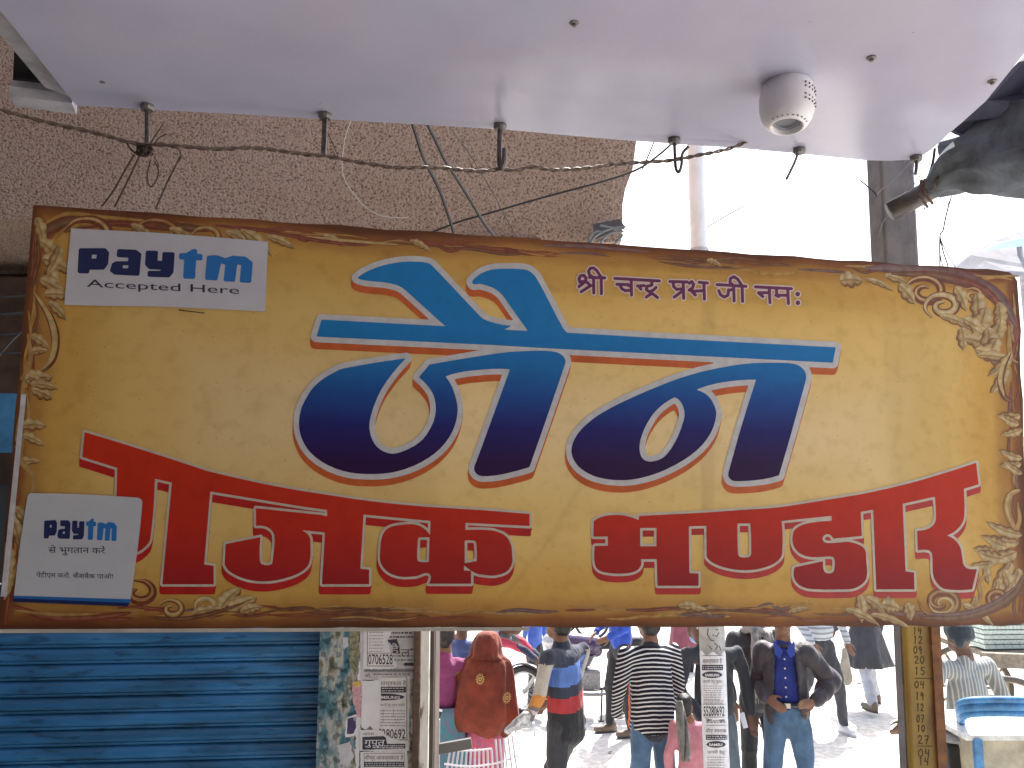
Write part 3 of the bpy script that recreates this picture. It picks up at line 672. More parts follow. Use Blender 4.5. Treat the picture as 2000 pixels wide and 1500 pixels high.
# ---- stickers on the sign
def px_text(D, body, x, y, w, h, m, parent, lift, slope=0.0, bold=0.0, sign_=None, shear=0.0):
    """text whose cap height is h px, squeezed to w px, baseline starting at x, y of the photograph"""
    V, Fc, W0 = textmesh(body, bold); k = w/W0; kk = h/.72
    V2 = [(x+a*k+b_*kk*shear, y-b_*kk+(a*k)*slope) for a, b_ in V]
    return D.put('lettering', V2, Fc, m, parent, lift)
def rpoly(pts): return np.array(pts, float)
PAY = {'navy': ([[(520,455),(690,455),(712,480),(705,555),(680,590),(585,590),(582,615),(512,612)],[(600,492),(637,492),(633,523),(598,521)],
                 [(770,460),(890,465),(922,490),(908,630),(750,622),(722,600),(735,552),(760,540),(840,540),(842,512),(765,508)],[(802,560),(843,562),(840,586),(799,585)],
                 [(955,470),(1030,472),(1026,535),(1060,538),(1064,480),(1138,482),(1130,610),(1105,640),(965,636),(968,602),(1048,602),(1053,590),(975,586),(950,560)]]),
       'sky': ([[(1215,486),(1262,460),(1285,462),(1282,490),(1320,495),(1318,530),(1278,528),(1270,650),(1198,648),(1205,525),(1170,520),(1172,488)],
                [(1352,505),(1400,500),(1430,505),(1470,520),(1520,503),(1600,510),(1645,545),(1635,675),(1565,672),(1575,560),(1545,555),(1530,668),(1460,665),(1472,558),(1440,548),(1415,660),(1340,655)]])}
NAVY = mat('sticker_navy_ink', (.012,.020,.10), .5); SKYB = mat('sticker_blue_ink', (.02,.17,.50), .5); INK = mat('sticker_black_ink', (.03,.03,.06), .5)
WH = mat('sticker_white', (.58,.57,.62), .45, var=.06, vs=6, bump=.12, bs=4); WH2 = mat('sticker_white_glossy', (.56,.57,.61), .3, var=.05, vs=5)
# upper paper: its own corners
st1 = thing('payment_sticker', 'white paper payment notice taped at the upper left corner of the sign', 'sticker', tuple(SG.w(325, 530, 0)))
c4 = [(140,447),(300,455),(420,464),(524,473),(521,540),(518,609),(420,604),(300,599),(200,598),(127,596),(133,520)]
SG.put('paper', c4, [tuple(range(len(c4)))[i:i+1]+(0,0) for i in range(0)] or [(0,i,i+1) for i in range(1, len(c4)-1)], WH, st1, .0032)
MB().bar(SG.w(350, 606, .0022), SG.w(400, 612, .0022), .0016).build('staple', mat('black_metal', (.01,.01,.01), .4), st1)
for col, mt in (('navy', NAVY), ('sky', SKYB)):
    P = [rpoly([(x*.3, 350+y*.3) for x, y in q]) for q in PAY[col]]; BB = (148, 478, 500, 560)
    E_ = [rpoly(l) for l in contours(sdf(P, [], BB, .8), -2.2)]; SG.put('logo', *fill(sdf(E_, [], BB, .8), 3.0, .12), mt, st1, .0036)
px_text(SG, 'Accepted Here', 171, 561, 297, 15.5, INK, st1, .0036, .047)
# lower square sticker
st2 = thing('payment_sticker', 'square white payment sticker with blue lower stripe covering the lower left of the sign', 'sticker', tuple(SG.w(150, 1075, 0)))
sq = parse("62,963~ 270,972~ 279,980~ 256,1170~ 250,1178 28,1168 55,970~")
SG.put('sheet', *fill(sdf([sq], [], (20, 955, 285, 1190), 1.5), 0, .2), WH2, st2, .0032)
SG.put('stripe', [(28.5,1163),(256,1170),(255,1177),(27.6,1168)], [(0,1,2),(0,2,3)], mat('stripe_blue', (.02,.14,.42), .4), st2, .0036)
SG.put('stripe', [(27.6,1168),(255,1177),(250,1184),(27,1175)], [(0,1,2),(0,2,3)], mat('stripe_navy', (.01,.02,.10), .4), st2, .0037)
for col, mt in (('navy', NAVY), ('sky', SKYB)):
    P = [rpoly([((350+(x-512)*.5)/4, 900+(465+(y-450-(x-512)*.05)*.86+(x-512)*.013)/4) for x, y in q]) for q in PAY[col]]
    E_ = [rpoly(l) for l in contours(sdf(P, [], (82, 1010, 235, 1062), .5), -1.3)]; SG.put('logo', *fill(sdf(E_, [], (82, 1010, 235, 1062), .5), 1.8, .1), mt, st2, .0036)
px_text(SG, 'से भुगतान करें', 96, 1079.5, 111, 12.5, INK, st2, .0036, .015)
px_text(SG, 'पेटीएम करो, कैशबैक पाओ!', 72, 1127, 150, 9.5, INK, st2, .0036, .022)
# ================================================================== CANOPY
CZ = 3.30
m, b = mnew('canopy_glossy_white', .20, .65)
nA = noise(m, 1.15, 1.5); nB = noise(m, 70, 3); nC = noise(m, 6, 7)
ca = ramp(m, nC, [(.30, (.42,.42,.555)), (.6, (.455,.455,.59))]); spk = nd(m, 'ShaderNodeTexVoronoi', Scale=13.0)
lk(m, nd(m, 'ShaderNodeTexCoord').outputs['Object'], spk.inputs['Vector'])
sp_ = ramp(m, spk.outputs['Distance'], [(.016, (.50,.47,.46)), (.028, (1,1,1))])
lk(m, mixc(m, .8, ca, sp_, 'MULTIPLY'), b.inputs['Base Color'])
h1 = mth.__call__ if False else None
def mathn(m, op, a, b_):
    x = nd(m, 'ShaderNodeMath', operation=op)
    for i, v in enumerate((a, b_)):
        if isinstance(v, (int, float)): x.inputs[i].default_value = v
        else: lk(m, v, x.inputs[i])
    return x.outputs[0]
bumpn(m, b, mathn(m, 'ADD', mathn(m, 'MULTIPLY', nA, 1.0), mathn(m, 'MULTIPLY', nB, .006)), .6, .08)
front = [atZ(*q, CZ) for q in ((149,206),(285,214),(450,222),(620,232),(800,242),(985,253),(1150,268),(1250,276),(1330,282),(1450,290),(1560,300),(1620,306),(1690,313),(1740,314),(1790,311),(1820,292),(1850,264),(1880,238),(1925,198),(2000,105),(2080,0))]
back_dir = Vector((math.sin(TS), -math.cos(TS), 0))
L = front[0]; Lb = L + back_dir*4.2; Rb = Vector((front[-1].x+.5, Lb.y+.5, CZ))
can = thing('shop_canopy', 'glossy white painted canopy overhead, above the sign, bulging at its front edge', 'canopy', (0, 0, CZ))
poly = front+[Rb, Lb]; n = len(poly)
vs = [(p.x, p.y, CZ) for p in poly]+[(p.x, p.y, CZ+.06) for p in poly]
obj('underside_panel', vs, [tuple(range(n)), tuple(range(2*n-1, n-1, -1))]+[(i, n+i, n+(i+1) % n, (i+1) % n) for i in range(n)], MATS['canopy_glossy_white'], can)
gw = mat('flange_grey_white', (.42,.41,.45), .5, var=.25, vs=14)
nl = Vector((-math.cos(TS), -math.sin(TS), 0))
MB().add([L+Vector((0,0,.014))+nl*.003, Lb+Vector((0,0,.014))+nl*.003, Lb+nl*.05+Vector((0,0,.02)), L+nl*.05-back_dir*-.03+Vector((0,0,.02)),
          L+Vector((0,0,.05))+nl*.003, Lb+Vector((0,0,.05))+nl*.003, Lb+nl*.05+Vector((0,0,.056)), L+nl*.05-back_dir*-.03+Vector((0,0,.056))],
         [(0,1,2,3),(7,6,5,4),(0,4,5,1),(1,5,6,2),(2,6,7,3),(3,7,4,0)]).build('side_flange', gw, can)
a_, c_ = atZ(24, 188, CZ+.02), atZ(146, 204, CZ+.02)
MB().bar(a_, c_, .05, .02).build('front_flange', gw, can)
a_, c_ = atZ(26, 172, CZ+.045), atZ(140, 184, CZ+.045)
MB().bar(a_, c_, .03, .02).build('ledge', gw, can)
bk = mat('void_shade_black', (.006,.006,.007), .9)
q = [atZ(28, 92, CZ+.07), atZ(24, 178, CZ+.07), atZ(150, 200, CZ+.07), atZ(120, 120, CZ+.07)]
MB().add(q+[p+Vector((0,0,.12)) for p in q], [(0,1,2,3),(7,6,5,4),(0,4,5,1),(1,5,6,2),(2,6,7,3),(3,7,4,0)]).build('gap_shade', bk, can)  # solid black block paints in the shade of the canopy gap
scr = mat('dull_screw', (.20,.18,.18), .5, .5)
for (px, py, r) in ((1122,44,.0062),(200,160,.004),(1702,112,.0068),(1938,158,.0066)):
    p = atZ(px, py, CZ); MB().lathe([(r*1.3,0),(r*1.3,-r*.3),(r*.6,-r*.5),(r*.6,-r*(1.1 if r > .005 else .6)),(0,-r*(1.2 if r > .005 else .65))], p, 10).build('screw', scr, can)
# hooks hanging from the front edge
hk = mat('worn_zinc', (.15,.12,.115), .5, .4, var=.4, vs=60)
def hookw(px, pts, label, r=.0056, washer=True, flat=False):
    p0 = atZ(px[0], px[1], CZ); t = thing('ceiling_hook', label, 'hook', tuple(p0), 'metal hooks along the front edge of the canopy')
    P = [p0]+[atY(x, y, p0.y-.004*i) for i, (x, y) in enumerate(pts)]
    if flat: MB().tube([p0, P[1], P[-1]], r*1.3, 4).build('shank', hk, t)
    else: MB().tube(spline(P, 6), r, 8).build('shank', hk, t)
    MB().lathe([(.001,0),(.0135,0),(.0145,-.006),(.012,-.012),(.001,-.012)], p0, 12).build('nut', scr, t)
hookw((288,205), [(288,240),(288,275),(287,296)], 'metal hook tangled with the twisted wire, leftmost of those under the canopy')
hookw((635,222), [(634,260),(632,304)], 'straight flat metal hook, second from the left under the canopy', .0052, flat=True)
hookw((977,243), [(976,280),(976,318),(979,329),(984,318),(986,290)], 'metal hook bent up at its tip, third from the left under the canopy')
hookw((1317,270), [(1318,300),(1320,328),(1326,336),(1331,322),(1333,300),(1345,286)], 'pale curled metal hook hanging against the white sky', .0036)
hookw((1561,290), [(1554,312),(1544,334),(1536,350)], 'thin slanting metal hook below the dome camera', .003)
hookw((1789,305), [(1790,325),(1788,340)], 'short metal hook tangled in wires at the right corner of the canopy', .004)
# dome device
p = atZ(1537, 167, CZ)
dm = thing('dome_camera', 'small white dome camera with perforated side mounted under the canopy', 'camera', tuple(p))
Mt = Matrix.Rotation(R(-6), 3, 'X') @ Matrix.Rotation(R(5), 3, 'Y')
wp = mat('dome_white_plastic', (.86,.84,.88), .35, var=.05)
MB().lathe([(.030,.004),(.046,0),(.0485,-.006),(.0505,-.02),(.0525,-.035),(.052,-.052),(.048,-.070),(.041,-.083),(.033,-.090),(.030,-.0915),(.0285,-.089),(.027,-.078)], p, 36, M=Mt).build('shell', wp, dm, smooth=True)
MB().lathe([(.0285,-.080),(.020,-.081),(.018,-.077),(.0,-.077)], p, 24, M=Mt).build('lens', mat('dome_dark_glass', (.26,.27,.31), .25), dm)
hb = MB()
for row in range(5):
    for k in range(5):
        if row == 2: continue
        a = R(-68+k*11); z = -.022-row*.0085; hb.lathe([(.0016,.001),(.0016,-.001),(0,-.001)], p+Mt @ Vector((.0526*math.cos(a), .0526*math.sin(a), z)), 6, M=Mt @ Matrix.Rotation(a, 3, 'Z') @ Matrix.Rotation(R(-90), 3, 'Y'))
o = hb.build('vent_holes', bk, dm); tag(o, kind='stuff')
hb = MB()
for k in range(9):
    a = R(-150+k*15); c = p+Mt @ Vector((.0365*math.cos(a), .0365*math.sin(a), -.0872)); hb.box(c, (.0025, .0025, .002))
tag(hb.build('rim_marks', scr, dm), kind='stuff')

# ---- wires around the hooks
tw = mat('twisted_brown_wire', (.17,.12,.095), .6, var=.35, vs=80)
def wy(px): return 1.50+(px/1450)*.26
def twist(pts, r, pitch_, m, name):
    P = spline([atY(x, y, wy(x)) for x, y in pts], 14); mb = MB(); s_ = 0; A = []; B = []
    for i, q in enumerate(P):
        if i: s_ += (P[i]-P[i-1]).length
        a = s_/pitch_*2*math.pi+.5*math.sin(s_*21); u = Vector((0, 0, 1)); w_ = Vector((0, 1, 0))
        off = (u*math.cos(a)+w_*math.sin(a))*r*.95; A.append(q+off); B.append(q-off)
    mb.tube(A, r, 6); mb.tube(B, r*.85, 6); return mb.build(name, m)
o = twist([(-60,196),(0,214),(60,231),(100,241),(160,254),(210,266),(250,277),(287,283),(330,284),(420,291),(480,289),(520,291),(600,302),(640,305),(690,315),(740,323),(780,328),(850,327),(930,334),(978,331),(1010,333),(1040,326),(1080,332),(1150,328),(1200,321),(1258,317),(1310,313),(1370,302),(1425,290),(1470,272)], .0026, .052, tw, 'twisted_wire')
tag(o, 'brown twisted wire strung from left to right past the hooks below the canopy', 'wire')
def wire(name, label, cat, pts, Y, r, m, group=None, n=8):
    P = [atY(x, y, (Y if isinstance(Y, (int, float)) else Y[0]+(Y[1]-Y[0])*i/(len(pts)-1))) for i, (x, y) in enumerate(pts)]
    o = MB().tube(spline(P, n), r, 6).build(name, m); return tag(o, label, cat, group)
strd = mat('brown_twine', (.10,.06,.05), .8, var=.3, vs=90)
kn = thing('twine_knot', 'tangled knot of dark twine and wire around the leftmost hook', 'knot', tuple(atY(287, 290, 1.55)))
mb = MB(); rk = random.Random(5)
for k in range(9):
    c = [(287+rk.uniform(-20, 14), 292+rk.uniform(-9, 12)) for _ in range(4)]
    mb.tube(spline([atY(x, y, 1.55+rk.uniform(-.012, .012)) for x, y in c], 5), .0022, 5)
mb.build('tangle', strd, kn)
for pts, r in (([(289,285),(300,270),(318,243)], .0016),([(300,282),(312,268),(326,262)], .0014),([(286,288),(296,284),(320,285),(344,289),(352,298),(353,309),(343,322)], .0013),([(294,312),(288,340),(290,360),(298,363),(308,345),(309,330),(302,316)], .0016),([(300,306),(308,318),(309,328)], .0012),([(246,274),(254,290),(270,302),(286,306)], .0022)):
    MB().tube(spline([atY(x, y, 1.55) for x, y in pts], 8), r, 5).build('strand', strd, kn)
G = 'twine holding the sign from the leftmost hook'
wire('twine', 'dark twine running down left from the knot, farther left of two', 'twine', [(262,302),(240,340),(222,372),(200,402)], (1.55,1.64), .0020, strd, G)
wire('twine', 'dark twine running down left from the knot, nearer the hook of two', 'twine', [(272,306),(256,340),(240,372),(224,404)], (1.55,1.64), .0020, strd, G)
wire('twine', 'brown twine dropping from the kinked wire to the sign top right of the knot', 'twine', [(352,306),(340,330),(325,360),(304,408)], (1.55,1.64), .0018, strd, G)
thr = mat('pale_thread', (.55,.52,.52), .6)
wire('thread', 'curved pale plastic thread hanging against the stucco below the second hook', 'thread', [(687,232),(676,262),(671,290),(668,320),(672,348),(690,378),(712,403),(740,420),(770,425),(797,425)], 1.9, .0013, thr)
wire('thread', 'fine dark thread slanting right from the second hook', 'thread', [(640,258),(652,285),(662,310)], 1.62, .0010, strd)
bc = mat('black_cable', (.02,.02,.025), .5)
G = 'black cables crossing the stucco above the sign'
wire('power_cable', 'thick black cable, left of the two running steeply down the stucco', 'cable', [(800,225),(812,262),(824,300),(838,330),(858,370),(874,415),(888,462),(892,490)], (2.1,2.7), .0055, bc, G)
wire('power_cable', 'thick black cable, right of the two running steeply down the stucco', 'cable', [(826,225),(845,262),(868,310),(890,345),(918,390),(945,435),(970,466),(985,490)], (2.1,2.7), .0052, bc, G)
wire('power_cable', 'thin cable slanting down right past the thick pair', 'cable', [(868,225),(885,258),(910,290),(938,335),(962,375),(985,420),(1012,468)], (2.3,3.0), .0016, bc, G)
wire('power_cable', 'dark cable rising to the right across the stucco toward the sky', 'cable', [(800,470),(860,447),(900,432),(960,415),(1060,386),(1150,362),(1238,334),(1290,300),(1330,262)], (3.2,2.4), .0038, bc, G)
wire('power_cable', 'two slack grey wires looping beside the curled hook, lower one', 'cable', [(1255,330),(1268,300),(1280,270)], 2.6, .0025, bc, G)
# cable bundle at the stucco's corner
cb = thing('cable_bundle', 'dark clamp with a spray of cut cables at the lower right corner of the stucco', 'cable bundle', tuple(atY(1180, 450, 3.4)))
MB().add([atY(1158,438,3.42),atY(1210,427,3.42),atY(1219,440,3.42),atY(1160,470,3.42),atY(1158,438,3.5),atY(1210,427,3.5),atY(1219,440,3.5),atY(1160,470,3.5)],
         [(0,1,2,3),(7,6,5,4),(0,4,5,1),(1,5,6,2),(2,6,7,3),(3,7,4,0)]).build('clamp', mat('slate_metal', (.10,.10,.12), .6, var=.3), cb)
gc = mat('grey_cable', (.16,.19,.21), .5)
for pts in ([(1222,442),(1190,448),(1165,460),(1150,480)],[(1218,452),(1195,455),(1178,468),(1168,485)],[(1216,458),(1208,470),(1192,482),(1180,492)],[(1150,478),(1152,462),(1166,452),(1180,455)],[(1220,446),(1200,446),(1172,440)],[(1215,462),(1200,478),(1204,492)]):
    MB().tube(spline([atY(x, y, 3.38) for x, y in pts], 6), .005, 6).build('cable', gc, cb)

# ---- lamp pole wrapped in posters
PLY = 5.0; pc = atY(1394, 1350, PLY); PR = .074
m, b = mnew('pole_grey_paint', .7, .3)
a_ = ramp(m, noise(m, 9, 7), [(.35, (.16,.16,.165)), (.5, (.30,.295,.29)), (.66, (.42,.41,.40))]); lk(m, a_, b.inputs['Base Color']); bumpn(m, b, noise(m, 30, 4), .3, .01)
pole = thing('lamp_pole', 'grey steel pole pasted round with printed posters, rising past the sign to the sky', 'pole', (pc.x, PLY, 0))
MB().lathe([(PR,0),(PR,3.0),(.056,3.12)], (pc.x, PLY, 0), 28).build('shaft', MATS['pole_grey_paint'], pole, smooth=True)
MB().lathe([(.054,3.10),(.054,8.0),(0,8.0)], (pc.x, PLY, 0), 28).build('upper_shaft', mat('pole_glare_pale', (.72,.73,.76), .5, .0, var=.08, vs=6), pole, smooth=True)  # same pole, paler: lens glare put into the colour
MB().lathe([(.060,4.02),(.060,4.06)], (pc.x, PLY, 0), 20).build('clamp_band', gw, pole)
MB().tube([(pc.x+.05, PLY-.02, 4.2), (pc.x+.35, PLY+.2, 4.42)], .004, 5).build('wire', bc, pole)
def oncyl(px, py, r):
    d = ray(px, py); ox, oy = CAM.x-pc.x, CAM.y-PLY; a = d.x*d.x+d.y*d.y; b2 = ox*d.x+oy*d.y; c = ox*ox+oy*oy-r*r; q = b2*b2-a*c
    if q < 0: q = 0
    t = (-b2-math.sqrt(q))/a; return CAM+d*t
class CylDecal:
    def __init__(s, r): s.r = r
    def w(s, x, y, lift): return oncyl(x, y, s.r+lift)
    def put(s, name, V2, T, m, parent, lift):
        if not T: return None
        vs = [s.w(x, y, lift) for x, y in V2]; fs = []
        for t in T:
            nrm = (vs[t[1]]-vs[t[0]]).cross(vs[t[2]]-vs[t[1]])
            fs.append(tuple(t) if nrm.y < 0 else tuple(reversed(t)))
        return obj(name, vs, fs, m, parent)
CY = CylDecal(PR)
def cx_(y): return 1394+(y-1350)*.028
# ---- posters
PAP = mat('poster_paper', (.60,.60,.64), .8, var=.12, vs=20, bump=.3, bs=25); PAP2 = mat('poster_paper_grey', (.45,.45,.50), .8, var=.15, vs=16, bump=.3, bs=20); PAP3 = mat('poster_paper_white', (.62,.62,.68), .7, var=.08, vs=10)
PI = mat('poster_ink', (.035,.035,.055), .8); PG = mat('poster_ink_grey', (.12,.12,.15), .8)
def rect(D, x0, y0, x1, y1, m, parent, lift, name='panel', sl=0.0, nx=1):
    V2 = []; T = []
    for i in range(nx+1):
        x = x0+(x1-x0)*i/nx; V2 += [(x, y0+(x-x0)*sl), (x, y1+(x-x0)*sl)]
    T = [(2*i, 2*i+1, 2*i+3, 2*i+2) for i in range(nx)]
    return D.put(name, V2, T, m, parent, lift)
def frame(D, x0, y0, x1, y1, w, m, parent, lift):
    for r in ((x0,y0,x1,y0+w),(x0,y1-w,x1,y1),(x0,y0,x0+w,y1),(x1-w,y0,x1,y1)): rect(D, *r, m, parent, lift, 'rule', nx=6)
def rows(D, x0, y0, x1, y1, n, m, parent, lift, seed=1, h=.42):
    r_ = random.Random(seed); V2 = []; T = []
    for k in range(n):
        y = y0+(y1-y0)*k/max(1, n-1); x = x0
        while x < x1-2:
            w = min(r_.uniform(2, 7), x1-x); b0 = len(V2); hh = h*(y1-y0)/max(1, n-1)*r_.uniform(.7, 1)
            V2 += [(x, y-hh/2), (x+w, y-hh/2), (x+w, y+hh/2), (x, y+hh/2)]; T.append((b0, b0+1, b0+2, b0+3)); x += w+r_.uniform(.8, 2)
    o = D.put('small_print', V2, T, m, parent, lift); return o
def sheet(D, pts, m, parent, lift, name='paper', seed=0, jag=.0):
    r_ = random.Random(seed); V2 = []
    for (x0, y0), (x1, y1) in zip(pts, pts[1:]+pts[:1]):
        k = max(1, int(math.hypot(x1-x0, y1-y0)/4))
        for i in range(k): V2.append((x0+(x1-x0)*i/k+r_.uniform(-jag, jag), y0+(y1-y0)*i/k+r_.uniform(-jag, jag)))
    r = delaunay_2d_cdt([Vector(p) for p in V2], [(i, (i+1) % len(V2)) for i in range(len(V2))], [], 1, 1e-4)
    return D.put(name, [(v.x, v.y) for v in r[0]], [tuple(f) for f in r[2]], m, parent, lift)
def txt(D, s, x, y, w, h, m, parent, lift, bold=0.0, shear=0.0, slope=0.0): return px_text(D, s, x, y, w, h, m, parent, lift, slope, bold, shear=shear)
PN = Vector((math.sin(th), -math.cos(th), 0)); PD = Decal(Vector((-.6, py_(-.6), 1.6)), PN)
def poster(label, x, y, D=PD, group='advertising posters pasted on the pillar'):
    return thing('poster', label, 'poster', tuple(D.w(x, y, 0)), group)
t = poster('grey printed poster with large letters and a plus sign, topmost right on the pillar', 765, 1275)
sheet(PD, [(703,1222),(818,1222),(815,1326),(740,1330),(704,1326)], PAP2, t, .0008, seed=1, jag=.5)
rows(PD, 752, 1228, 808, 1244, 3, PI, t, .0012, 3); sheet(PD, [(754,1250),(775,1248),(780,1262),(782,1276),(762,1277),(768,1262)], PI, t, .0012, 'panel', 2, .8)
txt(PD, 'ल', 783, 1283, 18, 17, PI, t, .0012); txt(PD, '+', 801, 1272, 7, 8, PI, t, .0012, .03); txt(PD, 'है', 762, 1276, 18, 16, PAP2, t, .0015)
rows(PD, 768, 1281, 806, 1289, 2, PG, t, .0012, 4); rect(PD, 790, 1294, 810, 1300, PI, t, .0012, sl=.03); txt(PD, 'मार', 786, 1301, 10, 6, PI, t, .0012)
rect(PD, 711, 1306, 808, 1312.5, PG, t, .0012); rows(PD, 712, 1308, 806, 1311, 2, PAP2, t, .0014, 8, .3)
txt(PD, 'मो.', 713, 1323, 12, 6.5, PI, t, .0012); txt(PD, '१९९२', 770, 1319, 30, 5, PI, t, .0012); rows(PD, 730, 1316, 766, 1317, 2, PI, t, .0012, 5, 1.2)
t = poster('white framed poster with the number 0706528, overlapping the grey one on the pillar', 742, 1265)
sheet(PD, [(712,1222),(770,1224),(757,1250),(762,1272),(776,1300),(770,1306),(709,1307)], PAP3, t, .0020, seed=4, jag=.6)
rect(PD, 717, 1224, 718.2, 1301, PI, t, .0024, 'rule'); rect(PD, 717, 1300, 770, 1301.2, PI, t, .0024, 'rule'); rows(PD, 721, 1229, 748, 1272, 8, PG, t, .0024, 6, .22); rect(PD, 717, 1275, 766, 1276, PI, t, .0024, 'rule')
txt(PD, '0706528', 719, 1297, 48, 20, PI, t, .0024, .012)
t = poster('poster with black bands, an oval emblem and a phone number, right side of the pillar', 770, 1385)
sheet(PD, [(738,1319),(801,1321),(799,1452),(765,1448),(758,1436),(736,1430)], PAP, t, .0022, seed=5, jag=.7)
rect(PD, 744, 1321.5, 795, 1322.5, PI, t, .0026, 'rule'); rect(PD, 794, 1322, 795.2, 1446, PI, t, .0026, 'rule'); rect(PD, 760, 1444, 795, 1445.2, PI, t, .0026, 'rule')
txt(PD, 'ावश्यकता है', 744, 1338, 49, 8, PI, t, .0026); rect(PD, 744, 1341, 793, 1352.5, PI, t, .0026); rows(PD, 746, 1344, 792, 1349, 2, PAP, t, .0029, 9, .35)
el = [(744,1354)]+[(744+46*math.sin(a)**1, 1361-7*math.cos(a)) for a in [i*math.pi/12 for i in range(1, 12)]]+[(744,1368)]
PD.put('emblem', el, [tuple(range(len(el)))], PI, t, .0026); txt(PD, 'MSUNG', 745, 1364.5, 36, 5.5, PAP, t, .0030, .03)
txt(PD, 'कंपनी हेतु युवक चाहिए', 743, 1379, 48, 5, PG, t, .0026); rows(PD, 743, 1388, 792, 1417, 6, PG, t, .0026, 10, .3); rect(PD, 748, 1384, 748.8, 1410, PG, t, .0026, 'rule'); rect(PD, 768, 1384, 768.8, 1400, PG, t, .0026, 'rule')
txt(PD, '5280692', 739, 1442, 53, 19, PI, t, .0026, .012)
t = poster('blank white torn paper in the middle of the pillar', 722, 1372)
sheet(PD, [(707,1330),(742,1328),(744,1356),(741,1390),(739,1430),(722,1418),(714,1424),(706,1420)], PAP3, t, .0032, seed=6, jag=.9)
t = poster('torn poster with white lettering on a black box below the blank paper', 752, 1448)
sheet(PD, [(702,1426),(738,1424),(762,1440),(800,1450),(799,1466),(703,1466)], PAP, t, .0040, seed=7, jag=.6)
txt(PD, 'आता', 709, 1435, 22, 5, PI, t, .0044); sheet(PD, [(708,1439),(748,1437),(754,1440),(756,1452),(762,1452),(792,1452),(792,1461),(708,1464)], PI, t, .0044, 'panel', 3, .3)
txt(PD, 'गुप्त', 711, 1455, 40, 12, PAP3, t, .0048, 0.0, .15); rows(PD, 728, 1456, 790, 1459.5, 2, PAP3, t, .0048, 12, .5)
t = poster('lowest poster on the pillar, its headline over a dark band', 750, 1485)
sheet(PD, [(704,1468),(795,1464),(800,1530),(704,1530)], PAP, t, .0046, seed=8, jag=.5)
frame(PD, 711, 1470, 790, 1524, .9, PI, t, .0050); txt(PD, 'शीघ्र आवश्यकता है', 713, 1483, 75, 8, PI, t, .0050); rect(PD, 711, 1487, 790, 1497, PI, t, .0050); rows(PD, 714, 1490, 788, 1494, 2, PAP, t, .0053, 13, .35); rows(PD, 716, 1503, 786, 1518, 4, PG, t, .0050, 14)
t = poster('dark purple torn scrap of poster left of the papers on the pillar', 686, 1418)
sheet(PD, [(680,1400),(697,1395),(699,1420),(692,1438),(674,1440),(675,1410)], PAP3, t, .0008, seed=9, jag=.8); sheet(PD, [(679,1404),(696,1399),(695,1422),(690,1433),(677,1434)], mat('poster_purple', (.05,.035,.11), .7, var=.3, vs=40), t, .0012, 'print', 4, .7); txt(PD, 'जी', 690, 1408, 7, 7, PAP3, t, .0015)
t = poster('faded pink and yellow shred of poster on the left of the pillar', 696, 1360)
sheet(PD, [(688,1333),(705,1328),(706,1400),(698,1402),(690,1372)], mat('poster_pink', (.52,.30,.36), .8, var=.25, vs=60), t, .0008, seed=10, jag=1.2); sheet(PD, [(689,1332),(704,1330),(703,1342),(690,1340)], mat('poster_yellow', (.55,.42,.10), .8, var=.3, vs=60), t, .0012, 'print', 5, 1.0)
t = poster('mottled strip of old paste and paper along the top left of the pillar', 692, 1270)
sheet(PD, [(682,1222),(702,1222),(701,1290),(695,1325),(684,1300)], mat('poster_mouldy', (.30,.29,.18), .9, col2=(.07,.08,.06), vs=50), t, .0006, seed=11, jag=1.6)
t = poster('mottled shred of poster along the right edge of the pillar', 824, 1260)
sheet(PD, [(819,1226),(828,1226),(829,1290),(822,1296),(818,1280)], mat('poster_olive', (.42,.36,.22), .9, col2=(.45,.2,.2), vs=60), t, .0006, seed=12, jag=1.0)
for lab, pts, mm in (('long narrow white paper strip behind the other posters on the pillar', [(701,1290),(709,1288),(708,1340),(706,1400),(703,1470),(698,1520),(694,1470),(697,1380)], PAP3),
                     ('small pale paper scrap beside the blue edge, upper left of the pillar', [(668,1246),(679,1243),(681,1262),(672,1268)], PAP2),
                     ('grey paper remnant between the pink shred and the blank sheet on the pillar', [(660,1455),(684,1448),(690,1478),(680,1500),(664,1492)], PAP2),
                     ('white torn corner of paper right of the phone number poster on the pillar', [(803,1404),(818,1400),(816,1440),(804,1436)], PAP)):
    t = poster(lab, *pts[0]); sheet(PD, pts, mm, t, .0005, seed=len(lab), jag=1.5)
pt_ = mat('chalky_paint', (.45,.50,.42), .9)
for s_, x, y in (('सं', 655, 1273), ('स', 655, 1292), ('से', 659, 1380), ('मो', 657, 1432)): txt(PD, s_, x, y, 9, 8, pt_, pil, .0006)
